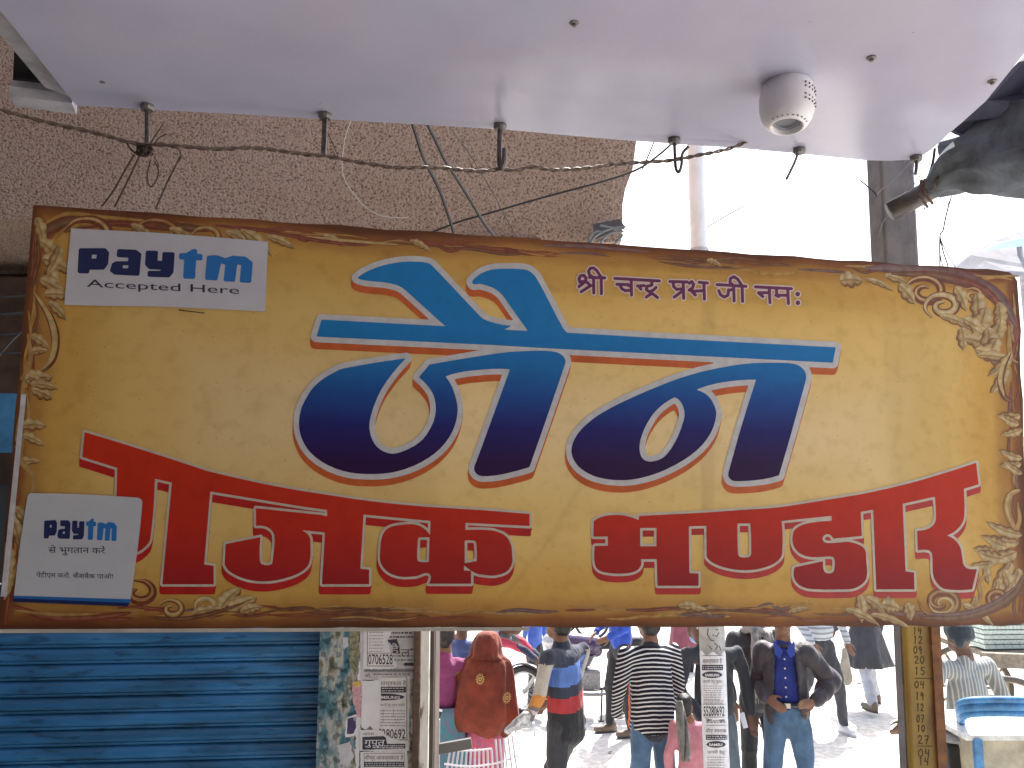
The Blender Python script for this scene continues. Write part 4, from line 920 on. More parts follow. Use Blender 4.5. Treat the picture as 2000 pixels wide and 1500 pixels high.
# posters round the pole
def oval(cx, cy, rx, ry, t, l):
    V2 = []
    for i in range(15):
        q = -1+2*i/14; hh = max(.05, math.sqrt(1-q*q))*ry; V2 += [(cx+q*rx, cy-hh), (cx+q*rx, cy+hh)]
    CY.put('emblem', V2, [(2*i, 2*i+1, 2*i+3, 2*i+2) for i in range(14)], PI, t, l+.0004)
for k, (y0, y1, lab) in enumerate(((1277, 1405, 'poster round the grey pole with an oval emblem and the number 55280692'), (1406, 1535, 'lower poster round the grey pole, below the one with the number'))):
    t = thing('poster', lab, 'poster', tuple(CY.w(1394, y0+40, 0)), 'posters wrapped round the grey pole')
    c = cx_(y0)
    a0 = R(-90-84); vs = []; fs = []; zt_, zb_ = CY.w(cx_(y0), y0, 0).z, CY.w(cx_(y1), y1, 0).z; nn = 20; rr = PR+.0012+.0004*k
    for i in range(nn+1):
        a = a0+R(168)*i/nn
        for z_ in (zt_+.012*math.sin(i*.9), zb_): vs.append((pc.x+rr*math.cos(a), PLY+rr*math.sin(a), z_))
    fs = [(2*i, 2*i+1, 2*i+3, 2*i+2) for i in range(nn)]
    obj('paper', vs, fs, PAP, t, smooth=True); l = .0024
    c = cx_(y0)-21
    if k == 0:
        rect(CY, c+1, 1280, c+41, 1281, PI, t, l, 'rule', nx=8); txt(CY, 'आवश्यकता है', c+1, 1295, 38, 8, PI, t, l)
        rect(CY, c, 1298.5, c+41, 1309, PI, t, l, nx=8); rows(CY, c+2, 1302, c+39, 1306, 2, PAP, t, l+.0004, 20, .35)
        oval(c+20, 1318, 20, 6.5, t, l)
        txt(CY, 'SAMSUNG', c+6, 1321, 28, 5, PAP, t, l+.001, .03)
        txt(CY, 'कंपनी हेतु युवक', c+2, 1334, 38, 5.5, PG, t, l); rows(CY, c+3, 1340, c+39, 1366, 7, PG, t, l, 21, .3); rows(CY, c+3, 1369, c+42, 1373, 2, PG, t, l, 22, .4)
        rect(CY, c+2, 1375, c+44, 1376, PI, t, l, 'rule', nx=8); txt(CY, '55280692', c+3, 1398, 41, 19, PI, t, l, .012); rect(CY, c+3, 1400, c+44, 1401, PI, t, l, 'rule', nx=8)
    else:
        c += 1; rows(CY, c+4, 1408, c+42, 1411, 2, PG, t, l, 23, .8); rect(CY, c+3, 1416, c+44, 1417, PI, t, l, 'rule', nx=8); txt(CY, 'शीघ्र आवश्यक', c+4, 1431, 39, 7.5, PI, t, l)
        rect(CY, c+3, 1435, c+45, 1445, PI, t, l, nx=8); rows(CY, c+5, 1438, c+43, 1442, 2, PAP, t, l+.0004, 24, .35)
        oval(c+23, 1454, 19, 6.5, t, l)
        txt(CY, 'SAMSU', c+9, 1457, 26, 5, PAP, t, l+.001, .03); txt(CY, 'कंपनी हेतु', c+6, 1472, 34, 5.5, PG, t, l); rows(CY, c+6, 1479, c+42, 1515, 8, PG, t, l, 25, .3)
mb = []
gp = [[(1383,1228),(1382,1240),(1388,1250),(1395,1252)],[(1398,1230),(1402,1230)],[(1392,1240),(1400,1243),(1404,1236)],[(1396,1256),(1402,1262),(1398,1268)],[(1385,1262),(1390,1268)],[(1405,1262),(1408,1270)]]
CY.put('graffiti', *fill(sdf([], [(p, .9) for p in gp], (1370, 1220, 1420, 1276), .5), 0, .1), PI, pole, .0006)

# ---- square post with pencilled figures
YPY = 2.55; yp = atY(1806, 1350, YPY); yw = .108
m, b = mnew('post_yellow_paint', .5, .45)
a1 = ramp(m, noise(m, 10, 7, stretch=(1,1,.35)), [(.30, (.12,.06,.03)), (.45, (.25,.16,.04)), (.60, (.33,.225,.05)), (.78, (.30,.25,.13))])
lk(m, a1, b.inputs['Base Color']); bumpn(m, b, noise(m, 40, 4), .25, .005)
post = thing('square_post', 'square steel post painted yellow below with handwritten figures, shade-dark slate above the sign', 'post', (yp.x, YPY, 0))
cx0 = yp.x
o = MB().box((cx0, YPY+.035, 1.30), (yw, .07, 2.60)).build('lower_shaft', MATS['post_yellow_paint'], post); bevel(o, .012, 3)
o = MB().box((cx0, YPY+yw/2, 3.7), (yw*1.02, yw*1.02, 2.2)).build('upper_shaft', mat('post_shade_slate', (.17,.16,.17), .6, var=.25, vs=12, bump=.2, bs=30), post); bevel(o, .010, 3)  # darker slate tone carries the shade on the upper post
MB().box((cx0+yw*.36, YPY-.004, 1.30), (yw*.25, .010, 2.60)).build('rust_strip', mat('post_rust_brown', (.23,.095,.03), .6, col2=(.12,.05,.025), vs=26), post)
MB().box((cx0-yw/2-.001, YPY+.037, 1.3), (.006, .044, 2.6)).build('left_face', mat('post_side_grey', (.15,.14,.16), .7, var=.3, vs=12), post)
DG = {'0': [[(.5,0),(.1,.3),(.12,.75),(.5,1),(.88,.7),(.85,.25),(.5,0)]], '1': [[(.35,.12),(.55,0),(.52,1)]], '2': [[(.1,.25),(.4,0),(.8,.15),(.75,.45),(.15,.95),(.95,.95)]], '4': [[(.2,0),(.12,.5),(.8,.5)],[(.75,.05),(.68,1)]],
      '5': [[(.85,.02),(.2,.02),(.18,.42),(.65,.42),(.85,.7),(.55,1),(.1,.9)]], '7': [[(.1,.08),(.9,.05),(.5,1)],[(.3,.5),(.8,.5)]], '9': [[(.85,.25),(.45,.0),(.15,.25),(.4,.5),(.82,.3),(.72,1)]]}
st = []
for s_, x0, y0, x1, y1 in (('14',1781,1226,1799,1238),('12',1782,1242,1800,1257),('09',1783,1262,1800,1277),('20',1785,1281,1805,1296),('15',1785,1303,1807,1318),('04',1786,1330,1806,1344),('19',1788,1352,1805,1367),('12',1790,1374,1805,1389),
                           ('07',1791,1396,1806,1411),('10',1792,1416,1808,1429),('27',1794,1436,1816,1453),('04',1795,1463,1819,1479),('14',1796,1480,1817,1494)):
    w = (x1-x0)
    for k, ch in enumerate(s_):
        for p in DG[ch]: st.append(([(x0+k*w*.55+q[0]*w*.42, y0+q[1]*(y1-y0)) for q in p], .95))
st += [([(1786,1325),(1806,1324.5),(1822,1326)], .8), ([(1794,1457),(1823,1457)], .7)]
YD = Decal((0, YPY, 2), (0, -1, 0))
YD.put('handwriting', *fill(sdf([], st, (1776, 1220, 1828, 1500), .5), 0, .1), mat('pencil_ink', (.05,.035,.02), .8), post, .0006)
txt(YD, 'ग', 1808, 1266, 8, 8, mat('brown_ink', (.16,.06,.03), .8), post, .0105)
post.rotation_euler.y = .0165; post.location.x -= .032

# ---- tarpaulin, its pole and wires at the right
tp_ = mat('dark_slate_tarpaulin', (.15,.175,.21), .8, var=.4, vs=9, bump=1, bs=9)
def loft(name, path, radii, m, parent=None, nseg=26, folds=.18, seed=0, nf=7):
    P = spline(path, 8); N = len(P); rs = []
    for i in range(N):
        t = i/(N-1)*(len(radii)-1); k = min(int(t), len(radii)-2); rs.append(radii[k]+(radii[k+1]-radii[k])*(t-k))
    vs = []; ref = Vector((0, 0, 1)); r_ = random.Random(seed); ph = [r_.uniform(0, 6) for _ in range(6)]
    for i, p in enumerate(P):
        d = (P[min(i+1, N-1)]-P[max(i-1, 0)]).normalized(); u = (ref-d*ref.dot(d)).normalized(); q = d.cross(u)
        for k in range(nseg):
            a = 2*math.pi*k/nseg; f = 1+folds*(math.sin(nf*a+ph[0]+i*.10)*.55+math.sin(3*a+ph[1]+i*.17)*.6+math.sin(11*a+ph[2]-i*.21)*.3+math.sin(2*a+i*.12+ph[3])*.35+math.sin(5*a-i*.18+ph[4])*.3)
            vs.append(p+(u*math.cos(a)*1.05+q*math.sin(a)*.9)*rs[i]*f)
    fs = [(i*nseg+k, i*nseg+(k+1) % nseg, (i+1)*nseg+(k+1) % nseg, (i+1)*nseg+k) for i in range(N-1) for k in range(nseg)]
    fs += [tuple(range(nseg-1, -1, -1)), tuple((N-1)*nseg+k for k in range(nseg))]
    return obj(name, vs, fs, m, parent, smooth=True)
tarp = thing('rolled_tarpaulin', 'dark slate tarpaulin rolled on a pole at the upper right', 'tarpaulin', tuple(atY(1950, 330, 2.1)))
loft('roll', [atY(1812,372,2.32), atY(1850,345,2.28), atY(1905,318,2.2), atY(1975,305,2.1), atY(2080,290,1.95), atY(2250,270,1.85), atY(2250,270,1.85)+Vector((.9,-.25,.12)), atY(2250,270,1.85)+Vector((2.2,-.6,.2))], [.022,.050,.078,.100,.115,.12,.12,.11], tp_, tarp, folds=.22, seed=3, nf=9)
loft('fold', [atY(1838,292,2.3), atY(1880,284,2.25), atY(1940,262,2.2), atY(2060,210,2.1)], [.022,.026,.04,.06], tp_, tarp, folds=.12, seed=5)
MB().tube([atY(1738,414,2.36), atY(1790,386,2.34), atY(1850,352,2.3), atY(2000,300,2.15)], [.029,.030,.030,.03], 14).build('support_pole', mat('weathered_tube', (.085,.08,.085), .45, .3, var=.3, vs=20), tarp, smooth=True)
for q0, q1 in (((1800,352),(1812,405)),((1806,350),(1822,398)),((1838,340),(1828,372))): MB().tube(spline([atY(*q0, 2.27), atY((q0[0]+q1[0])/2-9, (q0[1]+q1[1])/2, 2.26), atY(*q1, 2.28)], 5), .004, 6).build('lashing', strd, tarp)
q = [atY(1852,248,2.2), atY(1880,238,2.15), atY(1930,196,2.05), atY(2003,118,1.9), atY(2110,20,1.8), atY(2110,20,1.8)+Vector((2.0,-.4,.1)), atY(2140,200,1.9)+Vector((2.0,-.4,.1)), atY(2140,200,1.9), atY(2010,222,2.0), atY(1960,232,2.1), atY(1920,256,2.2), atY(1900,268,2.2), atY(1878,262,2.2)]
aw = thing('awning_flap', 'slate blue awning flap hanging off the right edge of the white canopy', 'awning', tuple(q[2]))
n = len(q); obj('cloth', q+[p+Vector((0, .03, .012)) for p in q], [tuple(range(n-1, -1, -1)), tuple(range(n, 2*n))]+[(i, (i+1) % n, n+(i+1) % n, n+i) for i in range(n)], mat('slate_blue_cloth', (.10,.105,.16), .7, var=.3, vs=8), aw)
rt = random.Random(11); pw = mat('wire_pale', (.22,.22,.26), .5)
tg = thing('wire_tangle', 'tangle of thin wires around the post top and rolled tarpaulin', 'wires', tuple(atY(1790, 340, 2.4)))
for pts, r in (([(1680,352),(1695,365),(1708,376),(1712,385)], .0022),([(1708,384),(1740,352),(1776,318),(1790,306)], .0016),([(1712,380),(1750,345),(1786,312)], .0012),([(1770,312),(1765,325),(1776,345),(1790,365),(1800,400),(1815,415),(1830,422)], .0014),([(1786,310),(1782,340),(1770,370),(1762,385),(1775,392),(1790,380),(1804,362)], .0014),
               ([(1826,290),(1822,318),(1812,350),(1806,372)], .0045),([(1828,372),(1840,390),(1848,402),(1858,385),(1866,360),(1874,330)], .0014),([(1858,385),(1852,405),(1846,430),(1842,450),(1836,462),(1836,520)], .0022),([(1800,420),(1806,432),(1820,440),(1828,455),(1832,466)], .0010),([(1795,425),(1805,418),(1812,425),(1818,438)], .0010),
               ([(1836,462),(1842,490),(1852,520)], .0020),([(1838,470),(1850,495),(1866,522)], .0016),([(1836,466),(1836,495),(1842,522)], .0016),([(1772,420),(1775,450),(1785,480),(1793,515)], .0012),([(1730,425),(1722,440),(1716,462)], .0012),([(1800,388),(1806,405),(1804,425)], .0012),([(1790,306),(1800,330),(1796,352),(1806,362)], .0014)):
    MB().tube(spline([atY(x, y, 2.42 if x > 1795 else 2.40) for x, y in pts], 6), r, 5).build('wire', pw if r < .002 else bc, tg)
vs_ = MB()
for k in range(26):
    x, y = rt.uniform(1778, 1806), rt.uniform(308, 372); a = rt.uniform(0, 6); L_ = rt.uniform(4, 12)
    vs_.tube([atY(x, y, 2.41), atY(x+L_*math.cos(a)*.5, y+L_*math.sin(a), 2.40+rt.uniform(-.01,.01))], .0011, 4)
tag(vs_.build('frayed_strands', pw, tg), kind='stuff')
# distant canvas awning, right
q = [atY(1862,524,9), atY(1895,498,9.2), atY(1940,470,9.6), atY(2010,448,10), atY(2140,446,10), atY(2140,540,9), atY(2000,540,8.8)]
da = thing('market_awning', 'pale sunlit canvas awning with a blue patch beyond the sign at the right', 'awning', tuple(q[2])); n = len(q)
obj('canvas', q+[p+Vector((0, .05, .02)) for p in q], [tuple(range(n-1, -1, -1)), tuple(range(n, 2*n))]+[(i, (i+1) % n, n+(i+1) % n, n+i) for i in range(n)], mat('pale_canvas', (.52,.50,.52), .9, var=.15, vs=3, trans=.3), da)
q = [atY(1918,490,9.0), atY(1955,474,9.2), atY(2003,464,9.3), atY(2003,480,9.1)]; n = 4
obj('patch', q+[p+Vector((0, .02, .01)) for p in q], [(3,2,1,0),(4,5,6,7)]+[(i, (i+1) % n, n+(i+1) % n, n+i) for i in range(n)], mat('blue_patch_cloth', (.12,.32,.45), .8), da)
MB().tube([atY(1990,470,9.3), (atY(1990,470,9.3).x, 9.3, 0)], .03, 8).build('leg', gw, da)
for (px, yy) in ((2090,9.2),(2150,9.8)): v = atY(px,470,yy); MB().tube([v, (v.x, yy, 0)], .03, 8).build('leg', gw, da)
# unseen wall added behind the viewer to cut light on the sign
wallb = MB().box((-.2, -2.9, 2.2), (7.5, .2, 4.4)).build('back_blocker', mat('blocker_dim', (.14,.12,.105), .8, var=.1, vs=2)); tag(wallb, 'unseen dim brown wall added behind the viewer to cut light on the sign', 'wall')
# shop floor, blocking bounce, and unseen left wall added to darken that side
fl = MB().box((-.3, -.95, .45), (5.6, 4.3, .9)).build('shop_platform', mat('dark_platform_concrete', (.10,.09,.085), .9, var=.3, vs=4)); tag(fl, kind='structure')
sw = MB().box((-1.95, -.75, 2.2), (.2, 4.1, 4.4)).build('shop_side_wall', mat('side_blocker_brown', (.11,.085,.07), .85, var=.2, vs=2)); tag(sw, 'unseen dark brown wall added left of the viewer to shade the sign', 'wall')

ub = MB().box((-1.6, -1.6, 6.2), (9.0, 2.8, 5.2)).build('sky_blocker', MATS['blocker_dim']); tag(ub, 'unseen block added above the canopy to keep off sky light', 'building')  # added unseen mass, keeps sky light off the stucco
nb = MB().box((-4.6, 1.0, 4.5), (2.6, 4.6, 9.0)).build('left_blocker', mat('left_blocker_brown', (.30,.24,.20), .9, var=.2, vs=1)); tag(nb, 'unseen brown block added left of the viewer to darken the left side', 'building')  # added unseen mass, blocks light coming from the left

# ================================================================== PEOPLE
def vnoise(P, f, seed):
    r_ = random.Random(seed); o = np.zeros(len(P))
    for k in range(7):
        d = np.array([r_.gauss(0, 1) for _ in range(3)]); d /= np.linalg.norm(d); q = np.array([r_.gauss(0, 1) for _ in range(3)]); q /= np.linalg.norm(q)
        ff = f*r_.uniform(.6, 1.8); o += np.sin(P @ d*ff+r_.uniform(0, 6)+1.6*np.sin(P @ q*ff*.6+r_.uniform(0, 6)))/(1+.25*k)
    return o/3.0
def remeshed(mb, name, mats, parent, voxel=.012, smooth=3, disp=0.0, freq=30, seed=0, zone=None, Mx=None, scale=1.0, stretch=(1,1,.45)):
    me = bpy.data.meshes.new('tmp'); me.from_pydata(mb.v, [], mb.f); me.update()
    bm = bmesh.new(); bm.from_mesh(me); bmesh.ops.recalc_face_normals(bm, faces=bm.faces); bm.to_mesh(me); bm.free()
    o = bpy.data.objects.new('tmp', me); COL.objects.link(o)
    r = o.modifiers.new('r', 'REMESH'); r.mode = 'VOXEL'; r.voxel_size = voxel
    if smooth: s_ = o.modifiers.new('s', 'SMOOTH'); s_.iterations = smooth; s_.factor = .5
    dg = bpy.context.evaluated_depsgraph_get(); m2 = bpy.data.meshes.new_from_object(o.evaluated_get(dg))
    bpy.data.objects.remove(o); bpy.data.meshes.remove(me)
    n = len(m2.vertices); co = np.empty(n*3); m2.vertices.foreach_get('co', co); co = co.reshape(-1, 3)
    if zone is not None:
        nf = len(m2.polygons); c = np.empty(nf*3); m2.polygons.foreach_get('center', c); c = c.reshape(-1, 3); idx = zone(c).astype(np.int32)
    if disp:
        nm = np.empty(n*3); m2.vertices.foreach_get('normal', nm); nm = nm.reshape(-1, 3)
        co = co+nm*(vnoise(co*np.array(stretch), freq, seed)*disp)[:, None]
    m2.name = name
    if not isinstance(mats, (list, tuple)): mats = [mats]
    m2.materials.clear()
    for m_ in mats: m2.materials.append(m_)
    if zone is not None: m2.polygons.foreach_set('material_index', idx)
    A = np.array(Mx.to_3x3()); co = co @ A.T
    m2.vertices.foreach_set('co', co.ravel()); m2.polygons.foreach_set('use_smooth', [True]*len(m2.polygons)); m2.update()
    o = bpy.data.objects.new(name, m2); COL.objects.link(o); o.parent = parent; return o
SKIN = mat('skin_brown', (.20,.095,.055), .55, var=.12, vs=20); SKIN2 = mat('skin_dark', (.13,.065,.04), .55, var=.12, vs=20)
HAIR = mat('hair_black', (.012,.010,.010), .5, bump=.4, bs=120); EYE = mat('eye_white', (.6,.58,.55), .3); PUP = mat('eye_dark', (.02,.015,.01), .2)
def cloth(name, col, rough=.85, var=.18, vs=9, **k):
    new = name not in MATS; m = mat(name, col, rough, var=var, vs=vs, **k)
    if new:
        b = m.node_tree.nodes['Principled BSDF']
        h = mathn(m, 'ADD', noise(m, 11, 4, stretch=(1,1,.5)), mathn(m, 'MULTIPLY', noise(m, 140, 2), .08)); bumpn(m, b, h, .9, .035)
        b.inputs['Sheen Weight'].default_value = .15
    return m
J0 = dict(hip=(0,0,.93), chest=(0,0,1.24), neck=(0,.01,1.44), head=(0,-.01,1.59), shL=(.185,0,1.39), shR=(-.185,0,1.39), elL=(.24,.02,1.12), elR=(-.24,.02,1.12), wrL=(.25,-.05,.88), wrR=(-.25,-.05,.88),
          hpL=(.09,0,.90), hpR=(-.09,0,.90), knL=(.10,-.01,.50), knR=(-.10,-.01,.50), anL=(.10,.03,.09), anR=(-.10,.03,.09))
def person(label, x, y, face, h=1.70, J={}, top=None, bot=None, shoes=None, hair=HAIR, skin=SKIN, group=None, seed=0, coat=None, skirt=None, extra=None, z0=0.0, hands=True, girth=1.0, shoe_big=False, headcover=None):
    """faces the viewer at face = 0; turned by face degrees seen from above"""
    s = h/1.72; j = dict(J0); j.update(J); j = {k: Vector(v)*s for k, v in j.items()}; t = thing('person', label, 'person', (x, y, z0), group)
    Mx = Matrix.Rotation(R(face), 4, 'Z'); V = Vector
    sx = (j['shL']-j['shR']).normalized(); girth *= .88; tw = .84; [j['hp'+q].__setitem__(0, j['hp'+q].x*.86) for q in 'LR']; fr_ = sx.cross(V((0,0,1))).normalized()  # roughly forward (-y)
    b = MB()
    hd = j['head']; b.ell(hd+V((0,.008,.012))*s, (.075*s, .094*s, .108*s)); b.ell(hd+V((0,-.03,-.055))*s, (.056*s, .062*s, .062*s))
    b.ell(hd+V((0,-.098,-.012))*s, (.015*s, .020*s, .026*s)); b.ell(hd+V((0,-.088,-.062))*s, (.024*s, .012*s, .011*s))
    for e in (-1, 1): b.ell(hd+V((.078*e,.01,-.01))*s, (.012*s, .024*s, .034*s)); b.ell(hd+V((.032*e,-.075,.028))*s, (.026*s, .016*s, .010*s))
    b.caps(j['neck'], hd+V((0,.01,-.05))*s, .058*s, .052*s); b.caps(j['chest'], j['neck']-V((0,0,.05))*s, .120*s*girth, .055*s, .65, fr_)
    b.caps(j['hip'], j['chest'], .118*s*girth, .122*s*girth, .66, fr_)
    for q in 'LR':
        b.caps(j['sh'+q]-V((0,0,.02))*s, j['chest']+V((0,0,.05))*s, .040*s, .07*s); b.caps(j['sh'+q]-V((0,0,.02))*s, j['el'+q], .036*s, .030*s); b.caps(j['el'+q], j['wr'+q], .030*s, .024*s)
        b.caps(j['hp'+q], j['kn'+q], .066*s, .046*s); b.caps(j['kn'+q], j['an'+q], .046*s, .032*s)
        an = j['an'+q]; b.caps(an+V((0,.02,-.045))*s, an+V((0,-.15,-.062))*s, .033*s, .026*s)
        w = j['wr'+q]; d = (w-j['el'+q]).normalized(); hd_ = j.get('hd'+q); d = ((hd_-w).normalized() if hd_ else d)
        side = d.cross(V((0,1,0)));  side = side.normalized() if side.length > .1 else V((1,0,0)); nrm = d.cross(side)
        pm = w+d*.085*s; b.caps(w, pm, .028*s, .036*s, .5, nrm)
        if hands:
            for k in range(4):
                a0 = pm+side*(.026-.0175*k)*s; L1 = (.040, .046, .043, .033)[k]*s; cv = nrm*(.012 if q == 'L' else -.012)*s
                b.caps(a0, a0+d*L1+cv*.4, .0095*s, .0088*s, n=8); b.caps(a0+d*L1+cv*.4, a0+d*L1*1.75+cv*1.6, .0088*s, .0075*s, n=8)
            tb = w+d*.03*s+side*.03*s; b.caps(tb, tb+(d*.8+side*.6)*.045*s, .012*s, .010*s, n=8); b.caps(tb+(d*.8+side*.6)*.045*s, tb+(d*1.0+side*.5)*.07*s, .010*s, .008*s, n=8)
    remeshed(b, 'body', skin, t, .0085, 2, Mx=Mx)
    for e in (-1, 1):
        p = Mx.to_3x3() @ (hd+V((.032*e,-.083,.012))*s); MB().ell(p+t.location, (.013*s, .011*s, .009*s), nu=10, nv=6).build('eye', EYE, t, True)
        MB().ell(p+t.location+Mx.to_3x3() @ V((0,-.008,0))*s, (.0055*s, .0045*s, .0055*s), nu=8, nv=6).build('pupil', PUP, t, True)
    if hair is not None:
        b = MB(); b.ell(hd+V((0,.022,.038))*s, (.084*s, .096*s, .098*s)); b.ell(hd+V((0,.045,-.01))*s, (.076*s, .068*s, .085*s)); remeshed(b, 'hair', hair, t, .009, 1, .004, 90, seed, Mx=Mx, stretch=(1,1,1))
    if headcover is not None: headcover(t, j, s, Mx)
    if bot:
        b = MB(); b.caps(j['hip']+V((0,0,.03))*s, j['hip']-V((0,0,.05))*s, .143*s*girth, .148*s*girth, .74, fr_); w = bot.get('w', 1.0)*tw
        for q in 'LR':
            b.caps(j['hp'+q], j['kn'+q], .098*s*w, .075*s*w); e = j['an'+q]+V((0,-.005,.0))*s; b.caps(j['kn'+q], e*.96+j['kn'+q]*.04, .073*s*w, .062*s*w*bot.get('hem', 1)); b.ell(j['kn'+q], (.079*s*w,)*3)
        remeshed(b, bot.get('name', 'trousers'), bot['m'], t, .011, 2, bot.get('d', .011), 34, seed+1, bot.get('zone'), Mx)
        if bot.get('belt'): c = j['hip']+V((0,0,.075))*s; mb = MB(); mb.tube([t.location+Mx.to_3x3() @ (c+V((.152*s*math.cos(a), .112*s*math.sin(a), 0))) for a in [i*math.pi/12 for i in range(24)]], .017*s, 6, closed=True); mb.build('belt', mat('belt_black', (.015,.013,.012), .4), t); MB().box(t.location+Mx.to_3x3() @ (c+V((0,-.128*s,0))), (.045*s, .012, .035*s), R(face)).build('buckle', mat('buckle_steel', (.4,.38,.36), .3, .9), t)
    if top:
        hz = top.get('hem', .86)*s; b = MB(); g = girth*top.get('fat', 1.0); hc = j['hip']+(j['chest']-j['hip'])*((hz+.05*s-j['hip'].z)/max(.01, (j['chest'].z-j['hip'].z))) if hz+.05*s < j['chest'].z else j['chest']
        b.caps(hc+V((0,0,.06))*s, j['chest'], .146*s*g*top.get('flare', 1.10), .150*s*g, .76, fr_); b.caps(j['chest'], j['neck']-V((0,0,.07))*s, .150*s*g, .080*s, .74, fr_)
        if top.get('hem', .86) < .87: b.caps(hc+V((-.06*g,0,.035))*s, hc+V((.06*g,0,.035))*s, .108*s*g, .108*s*g, 1.0)
        b.caps(j['neck']-V((0,0,.05))*s, j['neck']-V((0,0,.015))*s, .072*s, .064*s)
        for q in 'LR':
            b.caps(j['sh'+q]-V((0,0,.018))*s, j['chest']+V((0,0,.09))*s, .058*s*g, .090*s)
            sl = top.get('sleeve', 1.0); b.caps(j['sh'+q]-V((0,0,.015))*s, j['el'+q], .060*s*g, .051*s*g)
            if sl > .5: e = j['el'+q]+(j['wr'+q]-j['el'+q])*min(1, (sl-.5)*2)*.97; b.caps(j['el'+q], e, .051*s*g, .041*s*g)
        remeshed(b, top.get('name', 'shirt'), top['m'], t, .011, 2, top.get('d', .014), 30, seed+2, (lambda c, z=top.get('zone'), s=s, j=j: z(c/s)) if top.get('zone') else None, Mx)
    if coat: coat(t, j, s, Mx)
    if skirt:
        z1, z2, r1, r2, m_, nm = skirt; b = MB(); n = 40; vs = []; fs = []; K = 9; r_ = random.Random(seed); ph = r_.uniform(0, 6)
        for i in range(K):
            u = i/(K-1); z = (z1+(z2-z1)*u)*s; rr = (r1+(r2-r1)*u)*s
            for k in range(n):
                a = 2*math.pi*k/n; f = 1+u*.10*math.sin(7*a+ph)+u*.05*math.sin(13*a+2*ph); vs.append(t.location+Mx.to_3x3() @ (V((j['hip'].x*(1-u*.5), j['hip'].y*(1-u*.5), z))+V((rr*f*math.cos(a), rr*.75*f*math.sin(a), 0))))
        fs = [(i*n+k, i*n+(k+1) % n, (i+1)*n+(k+1) % n, (i+1)*n+k) for i in range(K-1) for k in range(n)]
        o = obj(nm, vs, fs, m_, t, smooth=True); so_ = o.modifiers.new('solid', 'SOLIDIFY'); so_.thickness = .006
    if shoes is not None:
        for q in 'LR':
            an = j['an'+q]; yb = V((0,1,0)); b = MB(); tip = V((0,-.165,-.050)); k_ = 1.15 if shoe_big else 1.0
            b.caps(an+V((0,.03,-.050))*s, an+V((0,-.06,-.052))*s, .043*s*k_, .042*s*k_, .85, V((1,0,0))); b.caps(an+V((0,-.06,-.055))*s, an+tip*s, .042*s*k_, .034*s*k_, .9, V((1,0,0))); b.caps(an+V((0,.025,-.02))*s, an+V((0,.02,.0))*s, .043*s, .040*s)
            remeshed(b, 'shoe', shoes, t, .008, 2, Mx=Mx)
            c = t.location+Mx.to_3x3() @ (an+V((0,-.055,-.085))*s); mb = MB(); pts = []
            for i in range(16):
                a = 2*math.pi*i/16; pts.append((.042*s*k_*math.cos(a)*(1 if math.sin(a) > 0 else .9), .13*s*k_*math.sin(a), 0))
            vs = [c+Mx.to_3x3() @ V((p[0], p[1], z)) for z in (-.006*s, .012*s) for p in pts]; n = 16
            obj('sole', vs, [tuple(range(n-1, -1, -1)), tuple(range(n, 2*n))]+[(i, (i+1) % n, n+(i+1) % n, n+i) for i in range(n)], mat('sole_dark', (.05,.05,.055), .7) if not shoe_big else mat('sole_white', (.5,.5,.52), .6), t)
    if extra: extra(t, j, s, Mx)
    return t
def X(px, py, Y): return atY(px, py, Y).x
def wp_(t, Mx, v): return t.location+Mx.to_3x3() @ Vector(v)
JEAN = cloth('denim_blue', (.075,.15,.26), var=.35, vs=5, col2=None); JEAN2 = cloth('denim_grey_blue', (.12,.16,.20), var=.3, vs=5); DARKT = cloth('trousers_black', (.018,.018,.022)); DARKG = cloth('trousers_charcoal', (.035,.036,.045))

# 1 blue shirt man, hands on hips, open dark jacket
def jacket_open(mm, hem=.80, open_w=.075, zlab='jacket'):
    def f(t, j, s, Mx):
        b = MB(); V = Vector; fr_ = V((0,-1,0))
        b.caps(V((0,.01,hem+.10))*s, j['chest'], .150*s, .148*s, .88, fr_); b.caps(j['chest'], j['neck']-V((0,0,.08))*s, .148*s, .082*s, .82, fr_)
        for q in 'LR': b.caps(j['sh'+q]-V((0,0,.02))*s, j['chest']+V((0,0,.08))*s, .062*s, .092*s); b.caps(j['sh'+q]-V((0,0,.02))*s, j['el'+q], .066*s, .057*s); b.caps(j['el'+q], j['el'+q]+(j['wr'+q]-j['el'+q])*.86, .058*s, .047*s)
        o = remeshed(b, zlab, mm, t, .011, 2, .014, 34, 77, None, Matrix.Identity(4))
        bm = bmesh.new(); bm.from_mesh(o.data); dl = []
        for f_ in bm.faces:
            c = f_.calc_center_median()
            if c.y < -.055*s and abs(c.x) < (open_w+.05*max(0, 1.3-c.z/s))*s and c.z > (hem-.3)*s and c.z < 1.50*s and abs(c.x) < .13*s: dl.append(f_)
        bmesh.ops.delete(bm, geom=dl, context='FACES'); bmesh.ops.transform(bm, matrix=Mx, verts=bm.verts); bm.to_mesh(o.data); bm.free()
        so_ = o.modifiers.new('solid', 'SOLIDIFY'); so_.thickness = .012; so_.offset = 1
    return f
